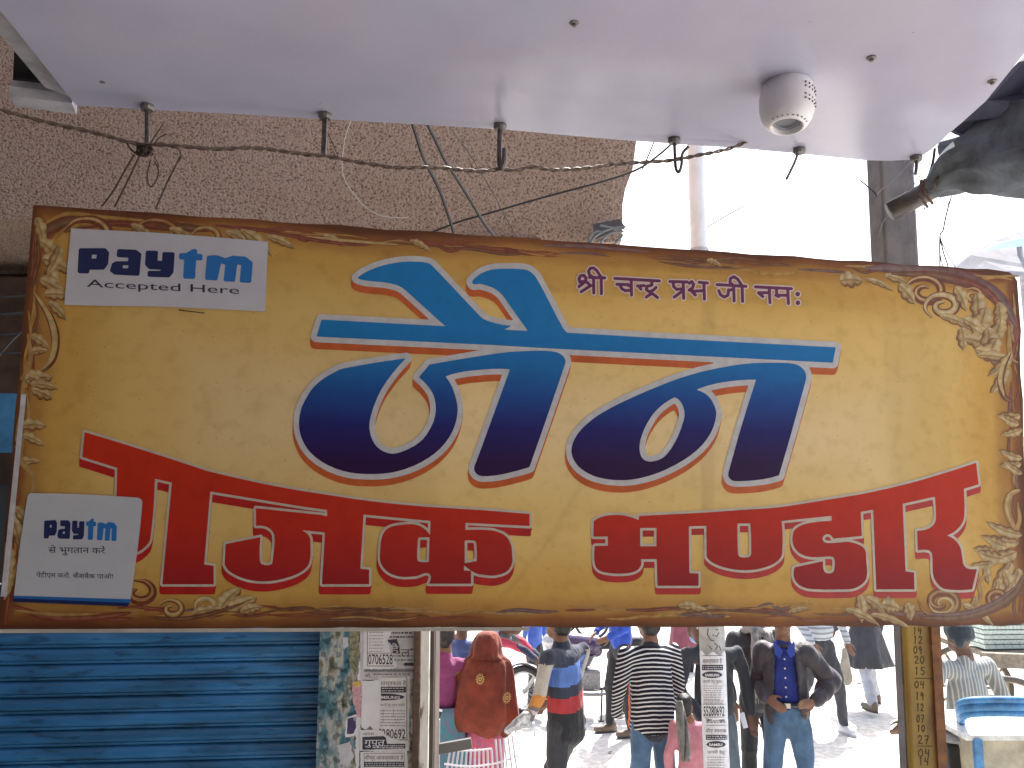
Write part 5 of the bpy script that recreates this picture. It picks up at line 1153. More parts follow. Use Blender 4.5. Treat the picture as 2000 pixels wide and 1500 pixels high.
def buttons(n, z0, z1, m_, y=-.155):
    def f(t, j, s, Mx):
        for i in range(n):
            z = z0+(z1-z0)*i/(n-1); MB().lathe([(.0065,.003),(.0065,-.002),(0,-.002)], wp_(t, Mx, (-.004, y*s, z*s)), 8, M=Mx.to_3x3() @ Matrix.Rotation(R(-90), 3, 'X')).build('button', m_, t)
        for e in (-1, 1):   # collar points
            c = [(.012*e,-.100,1.385),(.075*e,-.060,1.455),(.070*e,-.105,1.36),(.035*e,-.130,1.34)]
            vs = [wp_(t, Mx, Vector(p)*s) for p in c]; o = obj('collar', vs, [(0,1,2,3)], t.children[-1].data.materials[0] if False else mat('collar_blue', (.03,.06,.30), .8), t); o.modifiers.new('s', 'SOLIDIFY').thickness = .008
    return f
Y = 6.35
person('person in royal blue shirt, open dark jacket and belted blue jeans, hands on hips', X(1534,1350,Y), Y, -14, 1.73,
       J=dict(shL=(.155,0,1.38), shR=(-.145,0,1.38), elL=(.34,.07,1.16), wrL=(.20,-.09,1.03), hdL=(.10,-.15,1.03), elR=(-.18,.11,1.13), wrR=(-.14,-.09,1.05), hdR=(-.09,-.13,1.02), hpL=(.09,0,.9), knL=(.12,-.02,.5), anL=(.15,.02,.09), hpR=(-.09,0,.9), knR=(-.12,-.03,.5), anR=(-.17,0,.09)),
       top=dict(m=cloth('shirt_royal_blue', (.012,.025,.19)), hem=.93, name='shirt', d=.005), bot=dict(m=JEAN, belt=True, w=1.05), shoes=mat('shoe_brown', (.08,.05,.035), .5), coat=jacket_open(cloth('jacket_dark_brown', (.035,.026,.034), .6), .82), extra=buttons(6, 1.33, 1.0, mat('button_pale', (.5,.5,.55), .4), -.122), seed=1)

# 2 man with the scarf
def scarf(t, j, s, Mx):
    sm = cloth('scarf_grey_cream', (.36,.33,.30), var=.45, vs=30)
    pts = [(.10*math.cos(a), -.005+.088*math.sin(a), 1.43+.02*math.sin(2*a)) for a in [i*math.pi/9 for i in range(18)]]
    MB().tube([wp_(t, Mx, Vector(p)*s) for p in pts], .036, 10, closed=True).build('scarf', sm, t, True)
    for dx, z1 in ((-.055, .93), (.045, .96)):
        vs = []; K = 14; W_ = .052
        for i in range(K):
            u = i/(K-1); z = 1.44+(z1-1.44)*u; y = -.112-.055*math.sin(u*2.2)-.006*math.sin(u*17)
            for k in range(6): q = (k/5-.5); vs.append(wp_(t, Mx, Vector((dx*(1+.5*u)+q*W_*2*(.75+.3*u), y-.012*math.cos(q*9+u*5), z))*s))
        fs = [(i*6+k, i*6+k+1, (i+1)*6+k+1, (i+1)*6+k) for i in range(K-1) for k in range(5)]
        o = obj('scarf_end', vs, fs, sm, t, smooth=True); o.modifiers.new('s', 'SOLIDIFY').thickness = .012
        fr_ = MB()
        for k in range(6): q = (k/5-.5); p = wp_(t, Mx, Vector((dx*1.5+q*W_*2.1, -.155, z1))*s); fr_.tube([p, p-Vector((0,0,.045))], .004, 4)
        tag(fr_.build('fringe', sm, t), kind='stuff')
Y = 7.0
person('person in charcoal jacket and grey cream scarf, behind the person in the blue shirt', X(1478,1300,Y), Y, 10, 1.72, J=dict(elL=(.25,.0,1.12), wrL=(.24,-.06,.88), elR=(-.26,.0,1.12), wrR=(-.26,-.08,.90)),
       top=dict(m=cloth('jacket_charcoal', (.055,.052,.06)), hem=.80, name='jacket', fat=1.06), bot=dict(m=DARKT, w=1.05), shoes=mat('shoe_brown', (.08,.05,.035), .5), extra=scarf, seed=2)

# 3 striped sweater, seen from behind
m, b = mnew('knit_black_white_stripes', .95, .2)
tcn = nd(m, 'ShaderNodeTexCoord'); sp = nd(m, 'ShaderNodeSeparateXYZ'); lk(m, tcn.outputs['Object'], sp.inputs[0])
nz_ = noise(m, 7, 3); ax = mathn(m, 'ABSOLUTE', sp.outputs[0], 0)
zz = mathn(m, 'ADD', mathn(m, 'ADD', sp.outputs[2], mathn(m, 'MULTIPLY', mathn(m, 'POWER', ax, 2.0), 1.1)), mathn(m, 'MULTIPLY', nz_, .018))
frc = mathn(m, 'FRACT', mathn(m, 'MULTIPLY', zz, 34.0), 0)
lk(m, ramp(m, frc, [(0, (.014,.014,.024)), (.60, (.014,.014,.024)), (.66, (.60,.58,.58)), (.96, (.60,.58,.58)), (1.0, (.014,.014,.024))]), b.inputs['Base Color']); bumpn(m, b, noise(m, 120, 3), .4, .004)
KN = cloth('knit_dark_band', (.02,.022,.035))
def swz(c): return np.where((c[:,2] < .835) | ((c[:,2] > 1.425) & (np.abs(c[:,0]) < .12)), 1, 0)
Y = 6.2
person('person seen from behind in a black and white striped sweater and blue jeans', X(1272,1330,Y), Y, 196, 1.74,
       J=dict(elL=(.235,-.03,1.12), wrL=(.22,-.14,.93), elR=(-.235,-.04,1.13), wrR=(-.24,-.16,.95), hdR=(-.12,-.22,.96), hdL=(.14,-.22,.95), head=(.0,-.03,1.58)),
       top=dict(m=[MATS['knit_black_white_stripes'], KN], hem=.80, name='sweater', fat=1.12, zone=swz, d=.010, flare=1.14), bot=dict(m=JEAN, w=1.08), shoes=mat('shoe_brown', (.08,.05,.035), .5), seed=3, girth=1.03)

# 4 navy vest with blue and red bands, beige sleeves
VC = [cloth('vest_navy', (.025,.032,.055)), cloth('band_sky_blue', (.09,.18,.48)), cloth('band_red', (.38,.03,.035)), cloth('sleeve_beige', (.42,.38,.33)), cloth('sleeve_orange', (.50,.20,.03)), cloth('sleeve_grey_brown', (.17,.14,.13)), cloth('cuff_white', (.5,.5,.52)), cloth('vest_black', (.014,.014,.02))]
def vz(c):
    ax_ = np.abs(c[:,0]); arm = (ax_ > .192-.05*np.clip((c[:,2]-1.22)*2.2, 0, .55)) ; z = c[:,2]+.03*np.sin(c[:,0]*9+c[:,1]*5)
    r_ = np.where(z > 1.33, 0, np.where(z > 1.20, 1, np.where(z > 1.125, 0, np.where(z > 1.02, 2, 7))))
    a = np.where(z > 1.15, 3, np.where(z > 1.07, 4, np.where(z > 1.04, 5, np.where(z > 1.01, 6, 5))))
    a = np.where(z > 1.36, 0, a); return np.where(arm, a, r_)
Y = 6.15
vm = person('person seen from behind in a dark vest banded sky blue and red with beige sleeves', X(1104,1330,Y), Y, 226, 1.74,
       J=dict(neck=(0,-.03,1.45), head=(.0,-.07,1.58), elL=(.245,-.03,1.13), wrL=(.22,-.17,.93), hdL=(.20,-.24,.87), elR=(-.23,-.10,1.14), wrR=(-.15,-.25,1.0), knL=(.10,-.0,.50), anL=(.10,.06,.09), knR=(-.12,-.22,.52), anR=(-.14,-.16,.09)),
       top=dict(m=VC, hem=.76, name='vest', fat=1.10, zone=vz, d=.009), bot=dict(m=DARKG, w=1.12), shoes=mat('shoe_brown', (.08,.05,.035), .5), seed=4)
b = MB(); c = atY(1008, 1416, 5.95)
b.caps((-.055,0,-.045), (.06,0,.055), .026, .045, .7, (0,1,0)); b.caps((-.01,0,-.01), (.075,.01,.01), .035, .035, .8, (0,1,0))
bg_ = thing('plastic_bag', 'crumpled silvery bag carried beside the man in the banded vest', 'bag', tuple(c)); remeshed(b, 'bag_body', mat('silver_plastic', (.45,.46,.47), .25, .3, var=.3, vs=30), bg_, .008, 1, .010, 60, 9, Mx=Matrix.Identity(4), stretch=(1,1,1))
MB().tube(spline([atY(1020,1400,5.95), atY(1030,1385,5.97), atY(1040,1398,5.98)], 6), .006, 6).build('handle', mat('bag_handle_brown', (.3,.2,.12), .6), bg_)

# 5 rust shawl woman
Y = 6.3
def shawl(t, j, s, Mx):
    rings = [(1233,952,9),(1236,952,17),(1244,951,22),(1256,950,26),(1268,949,27),(1279,950,29),(1288,951,40),(1300,950,45),(1320,947,50),(1345,944,54),(1370,943,57),(1395,943,59),(1412,940,56),(1424,936,50),(1432,932,44)]
    vs = []; n = 48; K = 0; P = []
    def itp(u):
        k = min(int(u), len(rings)-2); f = u-k; return [rings[k][i]+(rings[k+1][i]-rings[k][i])*f for i in range(3)]
    M_ = 40
    for i in range(M_+1):
        py, pxc, hw = itp(i/M_*(len(rings)-1)); c = atY(pxc, py, Y); r = hw*Y/FPX*1.05; P.append((c, r))
        u = i/M_
        for k in range(n):
            a = 2*math.pi*k/n; f = 1+(.02+.085*u)*math.sin(6*a+1.2+u*1.5)+(.012+.055*u)*math.sin(11*a+2+u*3)+.02*math.sin(3*a+u*9)+.012*math.sin(19*a+u*5)
            depth = .95 if u < .4 else .62
            vs.append(Vector((c.x+r*f*math.cos(a), Y+r*f*depth*math.sin(a), c.z-.02*math.cos(a*2+1)*u*u*1.6)))
    fs = [(i*n+k, i*n+(k+1) % n, (i+1)*n+(k+1) % n, (i+1)*n+k) for i in range(M_) for k in range(n)]+[tuple(range(n-1, -1, -1))]
    o = obj('shawl', vs, fs, cloth('shawl_rust', (.19,.030,.012), var=.35, vs=6), t, smooth=True)
    gd = mat('shawl_gold_print', (.62,.40,.14), .7)
    for (px, py) in ((938,1325),(990,1364)):
        mb = MB(); D2 = Decal((0, Y-.17 if px < 950 else Y-.10, 0), (0,-1,0))
        R0 = [(px+6.0*math.cos(a), py+8*math.sin(a)) for a in [i*math.pi/8 for i in range(17)]]; R1 = [(px+2.6*math.cos(a), py+3.4*math.sin(a)) for a in [i*math.pi/5 for i in range(11)]]
        F = sdf([], [(R0, .75), (R1, .9)]+[([(px+8.0*math.cos(a), py+10.5*math.sin(a))], .9) for a in [i*math.pi/7 for i in range(14)]], (px-11, py-13, px+11, py+13), .6)
        V2, T = fill(F, 0, .12)
        def hit(x, y):
            z_t = atY(x, y, Y).z; best = min(range(len(P)), key=lambda i_: abs(P[i_][0].z-z_t)); c, r = P[best]; xx = atY(x, y, Y-.5*r).x; q = max(-.93, min(.93, (xx-c.x)/r)); u = best/M_
            a = -math.acos(q); f = 1+(.02+.075*u)*math.sin(6*a+1.2+u*1.5)+(.01+.04*u)*math.sin(11*a+2+u*3)+.02*math.sin(3*a+u*9)
            return Vector((xx, Y-r*max(.2, math.sqrt(1-q*q))*(.95 if u < .4 else .62)*f-.012, atY(x, y, Y-.5*r).z))
        obj('motif', [hit(x, y) for x, y in V2], T, gd, t)
person('person seen from behind wrapped in a rust red shawl over the head, pink flowered trousers', X(946,1330,Y), Y, 165, 1.50,
       J=dict(shL=(.13,0,1.38), shR=(-.13,0,1.38), elL=(.11,-.05,1.12), wrL=(.04,-.10,1.05), elR=(-.11,-.05,1.12), wrR=(-.04,-.10,1.05)), bot=dict(m=cloth('salwar_pink_red', (.62,.10,.11), col2=(.42,.14,.30), vs=30), w=1.15, name='salwar'), shoes=DARKT, coat=shawl, seed=5, hair=None)

# 6 track trousers man
def tz(c): return np.where((np.abs(c[:,1]-.02) < .009) & (c[:,0] > .118), 1, 0)
Y = 9.2
person('person in royal blue jacket and black track trousers with an orange side stripe', X(1212,1280,Y), Y, -72, 1.74, J=dict(elL=(.27,-.06,1.14), wrL=(.18,-.2,1.05), elR=(-.26,-.05,1.14), wrR=(-.18,-.2,1.04), anL=(.10,.08,.09), knL=(.10,.0,.5), knR=(-.12,-.06,.5), anR=(-.15,-.06,.09)),
       top=dict(m=cloth('jacket_royal_blue', (.02,.07,.42)), hem=.90, name='jacket', fat=1.12), bot=dict(m=[DARKT, mat('stripe_orange', (.5,.09,.03), .7)], w=1.02, zone=tz), shoes=mat('sandal_brown', (.15,.11,.08), .6), seed=6)

# 7 dark jacket man behind the pole
Y = 6.45
def paper_(t, j, s, Mx):
    c = atY(1452, 1405, Y-.16); MB().add([atY(1443,1393,Y-.17), atY(1453,1391,Y-.15), atY(1461,1421,Y-.17), atY(1452,1423,Y-.19)], [(0,1,2,3)]).build('paper_slip_', PAP3).name = 'paper_slip'
    o = bpy.data.objects['paper_slip']; o.modifiers.new('s', 'SOLIDIFY').thickness = .002; tag(o, 'folded white paper slip held in a hand right of the poster pole', 'paper')
person('person in a dark grey jacket and grey blue jeans standing behind the poster pole', X(1392,1330,Y), Y, 8, 1.70, J=dict(shL=(.2,0,1.37), shR=(-.2,0,1.37), elL=(.27,0,1.12), wrL=(.25,-.10,.93), hdL=(.25,-.13,.84), elR=(-.265,.02,1.10), wrR=(-.14,-.14,.92), hdR=(-.05,-.17,.86), neck=(-.05,0,1.43), head=(-.11,-.02,1.55), anL=(.17,0,.09), knL=(.13,-.02,.5)),
       top=dict(m=cloth('jacket_dark_slate', (.032,.036,.046)), hem=.86, name='jacket', fat=1.08), bot=dict(m=JEAN2, w=1.08), shoes=mat('shoe_brown', (.08,.05,.035), .5), extra=paper_, seed=7, skin=SKIN2)

# 8 child in pink with a long grey shawl
Y = 5.95
def cshawl(t, j, s, Mx):
    mb = MB(); gm = cloth('shawl_grey_green', (.10,.095,.085), col2=(.20,.19,.18), vs=14)
    vs = []; K = 16; n = 8
    for i in range(K):
        u = i/(K-1); py = 1368+u*118; px = 1326+7*math.sin(u*2.4)+6*u; hw = 6+4*math.sin(u*3)
        for k in range(n): q = k/(n-1)-.5; vs.append(atY(px+q*2*hw, py, Y-.16-.02*math.cos(q*8+u*4)-.03*math.sin(u*3)))
    o = obj('shawl', vs, [(i*n+k, i*n+k+1, (i+1)*n+k+1, (i+1)*n+k) for i in range(K-1) for k in range(n-1)], gm, t, smooth=True); o.modifiers.new('s', 'SOLIDIFY').thickness = .014
person('small person in a pink shirt with a grey shawl beside the poster pole', X(1354,1450,Y), Y, 170, 1.18, J=dict(neck=(.03,0,1.43), head=(.08,-.02,1.56)), top=dict(m=cloth('shirt_pink', (.50,.20,.24)), hem=.80, name='shirt', fat=1.15), bot=dict(m=DARKT, w=1.1), shoes=DARKT, coat=cshawl, seed=8)

# 9 walker, striped top and white trainers
m, b = mnew('top_grey_white_stripes', .9, .2); sp = nd(m, 'ShaderNodeSeparateXYZ'); lk(m, nd(m, 'ShaderNodeTexCoord').outputs['Object'], sp.inputs[0])
lk(m, ramp(m, mathn(m, 'FRACT', mathn(m, 'MULTIPLY', mathn(m, 'ADD', sp.outputs[2], mathn(m, 'MULTIPLY', noise(m, 5, 2), .03)), 18.0), 0), [(0, (.24,.27,.31)), (.3, (.24,.27,.31)), (.4, (.50,.52,.55)), (.9, (.50,.52,.55)), (1, (.24,.27,.31))]), b.inputs['Base Color'])
Y = 9.35
person('person walking in a grey and white striped top, dark trousers and white trainers', X(1602,1300,Y), Y, 14, 1.74, J=dict(elL=(.30,.05,1.16), wrL=(.32,-.04,.93), elR=(-.26,-.05,1.14), wrR=(-.22,-.2,.96), hpL=(.09,0,.9), knL=(.14,-.12,.49), anL=(.18,-.10,.09), hpR=(-.09,0,.9), knR=(-.12,.08,.50), anR=(-.13,.32,.13)),
       top=dict(m=MATS['top_grey_white_stripes'], hem=.94, name='top', fat=1.15), bot=dict(m=cloth('trousers_dark_slate', (.045,.047,.058)), w=1.08), shoes=mat('trainer_white', (.62,.62,.66), .5), seed=9, shoe_big=True)

# 10 long dark kurta
Y = 10.3
person('person striding in a long charcoal kurta over pale trousers and sandals', X(1692,1280,Y), Y, 196, 1.74, J=dict(knL=(.13,.12,.50), anL=(.19,.30,.14), knR=(-.15,-.16,.51), anR=(-.30,-.24,.09), elL=(.27,-.06,1.14), wrL=(.30,-.16,.92)),
       top=dict(m=cloth('kurta_charcoal', (.05,.052,.062)), hem=.90, name='kurta', fat=1.10), skirt=(1.0,.50,.165,.30,MATS['kurta_charcoal'],'kurta_skirt'), bot=dict(m=cloth('trousers_pale_blue', (.40,.42,.48)), w=1.1, name='trousers'), shoes=mat('sandal_brown', (.15,.11,.08), .6), seed=10)
bs_ = thing('shopping_bag', 'limp beige cloth bag hanging beside the man in the charcoal kurta', 'bag', tuple(atY(1650, 1290, 9.7)))
b = MB(); b.caps((0,0,.12), (.01,0,-.20), .03, .075, .5, (0,1,0)); remeshed(b, 'bag_body', cloth('bag_beige', (.36,.32,.26)), bs_, .009, 2, .008, 40, 3, Mx=Matrix.Identity(4))
MB().tube(spline([atY(1648,1263,9.7), atY(1652,1252,9.7), atY(1656,1264,9.7)], 5), .008, 6).build('handle', MATS['bag_beige'], bs_)

# 11 vendor at the right with dark cap
def cap(t, j, s, Mx):
    b = MB(); hd = j['head']; b.ell(hd+Vector((0,.012,.045))*s, (.096*s, .112*s, .085*s)); b.ell(hd+Vector((0,.03,.01))*s, (.097*s, .10*s, .05*s)); b.ell(hd+Vector((.055,.085,-.02))*s, (.035*s, .04*s, .05*s))
    remeshed(b, 'head_wrap', cloth('wrap_dark_slate', (.03,.04,.05)), t, .010, 2, .006, 40, 5, Mx=Mx)
m, b = mnew('shirt_grey_pinstripe', .9, .2); sp = nd(m, 'ShaderNodeSeparateXYZ'); lk(m, nd(m, 'ShaderNodeTexCoord').outputs['Object'], sp.inputs[0])
lk(m, ramp(m, mathn(m, 'FRACT', mathn(m, 'MULTIPLY', mathn(m, 'ADD', sp.outputs[0], mathn(m, 'MULTIPLY', noise(m, 4, 2), .02)), 40.0), 0), [(0, (.55,.54,.52)), (.2, (.55,.54,.52)), (.32, (.27,.28,.27)), (.9, (.27,.28,.27)), (1, (.55,.54,.52))]), b.inputs['Base Color']); bumpn(m, b, noise(m, 14, 4), .5, .01)
Y = 6.05
person('person with a dark head wrap and grey pinstriped shirt at the cart on the right', X(1888,1330,Y), Y, 190, 1.66, J=dict(head=(.03,-.02,1.58), elL=(.30,-.02,1.16), wrL=(.42,-.12,.98), elR=(-.27,.04,1.14), wrR=(-.24,-.05,.93), chest=(0,.0,1.22)),
       top=dict(m=MATS['shirt_grey_pinstripe'], hem=.74, name='shirt', fat=1.13), bot=dict(m=DARKT, w=1.1), shoes=DARKT, headcover=cap, hair=None, seed=11, skin=SKIN2)

# 12 magenta top, teal skirt, behind the white post
Y = 6.3
person('person in a magenta top over a teal skirt, half hidden by the white post', X(868,1300,Y), Y, 185, 1.62, J=dict(elL=(.24,.0,1.16), wrL=(.22,-.08,.95), elR=(-.24,.0,1.16)), top=dict(m=cloth('top_magenta', (.24,.04,.14)), hem=.98, name='top', fat=.95), skirt=(1.06,.62,.15,.20,cloth('skirt_teal', (.05,.24,.28), col2=(.16,.16,.24), vs=18, var=.3),'skirt'), bot=dict(m=cloth('trousers_violet', (.07,.03,.26)), w=.95), shoes=DARKT, seed=12, girth=.9)
# 13 blue blurred person behind
Y = 7.4
person('dark haired person in a dull blue shirt between the shawl and the magenta top', X(902,1300,Y), Y, 150, 1.56, top=dict(m=cloth('shirt_dull_blue', (.06,.09,.24)), hem=.8, name='shirt'), bot=dict(m=DARKG), shoes=DARKT, seed=13, skin=SKIN2)
# 14 bending person with red banded sleeves
def bz(c):
    d = np.hypot(c[:,0]*1.0, c[:,1]-.0); q = np.floor((d+c[:,2]*.6)*9).astype(int) % 3; return np.where(q == 0, 1, np.where(q == 1, 0, 2))
Y = 8.6
person('person bending forward with arms stretched out in red, navy and grey banded sleeves', X(958,1280,Y), Y, 62, 1.62, J=dict(hip=(0,.20,.90), chest=(0,-.02,1.12), neck=(0,-.17,1.24), head=(0,-.28,1.34), shL=(.17,-.12,1.20), shR=(-.17,-.12,1.20), elL=(.15,-.34,1.12), elR=(-.12,-.36,1.14), wrL=(.10,-.52,1.0), wrR=(-.05,-.58,1.01), hdL=(.10,-.56,.85), hdR=(-.05,-.62,.87), hpL=(.09,.2,.88), hpR=(-.09,.2,.88), knL=(.1,.12,.48), knR=(-.1,.14,.48), anL=(.1,.2,.09), anR=(-.1,.2,.09)),
       top=dict(m=[cloth('sleeve_navy', (.025,.03,.07)), cloth('sleeve_red', (.48,.05,.09)), cloth('sleeve_grey', (.14,.15,.17))], hem=.86, name='jumper', zone=bz, sleeve=.95), bot=dict(m=DARKG), shoes=DARKT, seed=14, skin=SKIN2)
Y = 10.6
person('young person with short dark hair and blue collar looking down by the motorcycle', X(1046,1260,Y), Y, 40, 1.22, J=dict(head=(0,-.06,1.56)), top=dict(m=cloth('shirt_bright_blue', (.08,.16,.55)), hem=.85, name='shirt'), bot=dict(m=DARKG), shoes=DARKT, seed=15, skin=SKIN2)
# 16 light blue sleeve behind the pole
Y = 8.6
person('person in a light blue shirt reaching out one arm behind the poster pole', X(1397,1300,Y), Y, 0, 1.66, J=dict(elL=(.36,-.02,1.25), wrL=(.50,-.1,1.38), elR=(-.22,-.03,1.15), wrR=(-.1,-.12,1.1)), top=dict(m=cloth('shirt_light_blue', (.22,.32,.58)), hem=.95, name='shirt', fat=.95), bot=dict(m=DARKG, w=.9), shoes=DARKT, seed=16, girth=.9)
# 17 small distant figure in teal
Y = 12.5
person('distant person in teal with long dark hair left of the poster pole', X(1336,1260,Y), Y, 180, 1.58, top=dict(m=cloth('top_teal', (.08,.34,.44)), hem=.9, name='top'), skirt=(1.0,.25,.15,.24,cloth('skirt_maroon', (.22,.06,.09)),'skirt'), bot=dict(m=DARKG), shoes=DARKT, seed=17, girth=.85)
# ================================================================== VEHICLES AND CARTS
TYRE = mat('tyre_rubber', (.03,.03,.032), .85, var=.3, vs=30); RIM = mat('rim_steel', (.35,.35,.36), .35, .8); BLK = mat('enamel_black', (.015,.015,.018), .25, coat=.5); ENG = mat('engine_alloy', (.30,.30,.31), .45, .7, var=.3, vs=40)
def wheel(t, c, r, ax, w=.05, spokes=18, name='wheel', tyre=TYRE, rim=RIM, hub=.035, wood=False):
    c = Vector(c); ax = Vector(ax).normalized(); u = Vector((0,0,1)); v = ax.cross(u).normalized(); u = v.cross(ax)
    ring = lambda rr: [c+(u*math.cos(a)+v*math.sin(a))*rr for a in [2*math.pi*k/36 for k in range(36)]]
    wl_ = MB().tube(ring(r-w*.5), w*.5, 10, closed=True).build(name, tyre, t, True)
    MB().tube(ring(r-w*1.0), w*.22, 8, closed=True).build('rim', rim, wl_, True)
    mb = MB()
    for k in range(spokes):
        a = 2*math.pi*k/spokes; d = u*math.cos(a)+v*math.sin(a); s_ = ax*(hub*.6 if k % 2 else -hub*.6)
        mb.tube([c+s_+d*hub*.5, c+d*(r-w)], .0022 if not wood else .016, 5)
    mb.build('spokes', rim, wl_); tag(wl_.children[-1], kind='stuff')
    MB().tube([c-ax*hub, c+ax*hub], hub*.8, 12).build('hub', rim, wl_, True)
    return wl_
Y = 10.0
mc = thing('motorcycle', 'dark purple and black motorcycle parked sideways behind the person in the banded vest', 'motorcycle', (X(1144,1380,Y), Y, 0))
bx0 = mc.location.x
def P(x, y, z): return Vector((bx0+x, Y+y, z))          # x: rearwards is +
fw = Vector((X(1026,1355,Y), Y-.06, .29)); rw = P(.52, .12, .29)
wheel(mc, fw, .29, (.45,.9,0), .075, 20); wheel(mc, rw, .29, (.08,1,0), .09, 20)
hd = P(-.30, .02, .86)
for e in (-.07, .07):
    o_ = Vector((.9,-.45,0))*0+Vector((.05*e/.07*.3, e, 0)); MB().tube([fw+o_, fw+o_+(hd-fw)*.55, hd+o_], [.018,.022,.024], 10).build('fork', RIM, mc, True)
# mudguard
vs = []; 
for i in range(11):
    a = R(25+i*14); d = Vector((math.cos(a)*.9, -math.cos(a)*.42, math.sin(a)))
    for k in (-1, -.3, .3, 1): vs.append(fw+d*(.325-.02*abs(k))+Vector((.45,.9,0))*.055*k)
obj('front_mudguard', vs, [(i*4+k, i*4+k+1, (i+1)*4+k+1, (i+1)*4+k) for i in range(10) for k in range(3)], BLK, mc, smooth=True).modifiers.new('s', 'SOLIDIFY').thickness = .004
MB().tube(spline([hd+Vector((.03,-.34,.10)), hd+Vector((-.02,-.2,.14)), hd+Vector((-.04,0,.08)), hd+Vector((-.02,.2,.14)), hd+Vector((.03,.34,.10))], 6), .013, 8).build('handlebar', BLK, mc, True)
MB().ell(hd+Vector((-.13,-.05,-.02)), (.08,.09,.09)).build('headlight', mat('lamp_glass', (.5,.5,.52), .1, .3), mc, True)
tk = mat('tank_purple', (.055,.03,.09), .25, coat=.6)
b = MB(); b.caps(P(-.20,0,.84), P(.10,0,.80), .10, .115, 1.15, (0,1,0)); b.caps(P(-.1,0,.80), P(.12,0,.74), .10, .09, 1.1, (0,1,0)); b.v = [tuple(Vector(v)-mc.location) for v in b.v]
remeshed(b, 'fuel_tank', tk, mc, .012, 3, Mx=Matrix.Identity(4))
b = MB(); b.caps(P(.15,0,.81), P(.62,0,.84), .07, .075, 1.3, (0,1,0)); b.v = [tuple(Vector(v)-mc.location) for v in b.v]; remeshed(b, 'seat', mat('seat_black_vinyl', (.02,.02,.024), .5), mc, .014, 3, Mx=Matrix.Identity(4))
b = MB(); b.caps(P(.30,-.12,.70), P(.62,-.10,.76), .07, .05, .35, (0,1,0)); b.v = [tuple(Vector(v)-mc.location) for v in b.v]; remeshed(b, 'side_panel', mat('panel_dull_red', (.28,.08,.10), .35), mc, .01, 2, Mx=Matrix.Identity(4))
en = MB(); en.box(P(.02,0,.42), (.30,.24,.22)); o = en.build('engine_block', ENG, mc); bevel(o, .03, 2)
for k in range(6): MB().box(P(-.03+.012*k, 0, .56+.022*k), (.17,.19,.009), M=Matrix.Rotation(R(-15), 3, 'Y')).build('cooling_fin', ENG, mc)
MB().tube([P(-.04,0,.5), P(.02,0,.72)], .055, 12).build('cylinder_barrel', ENG, mc, True)
MB().tube(spline([P(-.12,-.10,.55), P(-.2,-.13,.36), P(-.02,-.15,.27), P(.3,-.16,.29), P(.78,-.17,.36)], 7), .020, 10).build('exhaust_pipe', RIM, mc, True)
MB().tube([P(.38,-.17,.30), P(.86,-.18,.38)], [.038,.045], 12).build('silencer', RIM, mc, True)
MB().tube(spline([hd, P(-.2,0,.6), P(-.1,0,.32), P(.2,0,.30), P(.3,0,.36)], 6), .019, 8).build('frame_tube', BLK, mc, True)
MB().tube([P(.3,0,.36), P(.35,0,.74), P(.7,0,.80)], .016, 8).build('frame_tube', BLK, mc, True)
for e in (-.1, .12): MB().tube([rw+Vector((0,e,0)), P(.5,e,.74)], .022, 8).build('shock_absorber', RIM, mc, True)
MB().tube([P(.18,-.14,.34), P(.15,-.26,.01)], .011, 8).build('side_stand', BLK, mc); MB().box(P(.15,-.27,.012), (.06,.05,.014)).build('stand_foot', BLK, mc)
MB().bar(P(-.1,-.2,.33), P(.08,-.2,.33), .02).build('footrest', BLK, mc)
vs = []
for i in range(9):
    a = R(20+i*15); d = Vector((math.cos(a), 0, math.sin(a)))
    for k in (-1, 1): vs.append(rw+d*.335+Vector((0,.06*k,0)))
obj('rear_mudguard', vs, [(i*2, i*2+1, i*2+3, i*2+2) for i in range(8)], BLK, mc, smooth=True).modifiers.new('s', 'SOLIDIFY').thickness = .004
MB().tube([hd+Vector((.02,-.30,.1)), hd+Vector((.05,-.36,.26))], .006, 6).build('mirror_stem', BLK, mc); MB().ell(hd+Vector((.05,-.38,.28)), (.05,.012,.035)).build('mirror', BLK, mc, True)
# far bicycle, only its wheels show
Y = 15.2
bc_ = thing('bicycle', 'bicycle parked farther up the street, wheels just below the sign', 'bicycle', (X(1140,1225,Y), Y, 0)); c0 = Vector((X(1155,1225,Y), Y, .34)); c1 = c0+Vector((-.36, .9, 0))
wheel(bc_, c0, .34, (.35,.9,0), .045, 16); wheel(bc_, c1, .34, (.8,.4,0), .045, 16)
for a_, c_ in ((c0, c0+Vector((-.05,.1,.55))), (c0+Vector((-.05,.1,.55)), c1+Vector((.1,-.3,.5))), (c1, c1+Vector((.1,-.3,.5))), (c0+Vector((-.15,.45,-.05)), c1), (c0+Vector((-.05,.1,.5)), c0+Vector((-.15,.45,-.05)))): MB().tube([a_, c_], .016, 6).build('frame_tube', BLK, bc_)
MB().box(c1+Vector((.1,-.3,.58)), (.12,.24,.06)).build('saddle', BLK, bc_)
MB().tube([c0+Vector((-.3,.1,.66)), c0+Vector((.2,.1,.66))], .013, 6).build('handlebar', RIM, bc_)
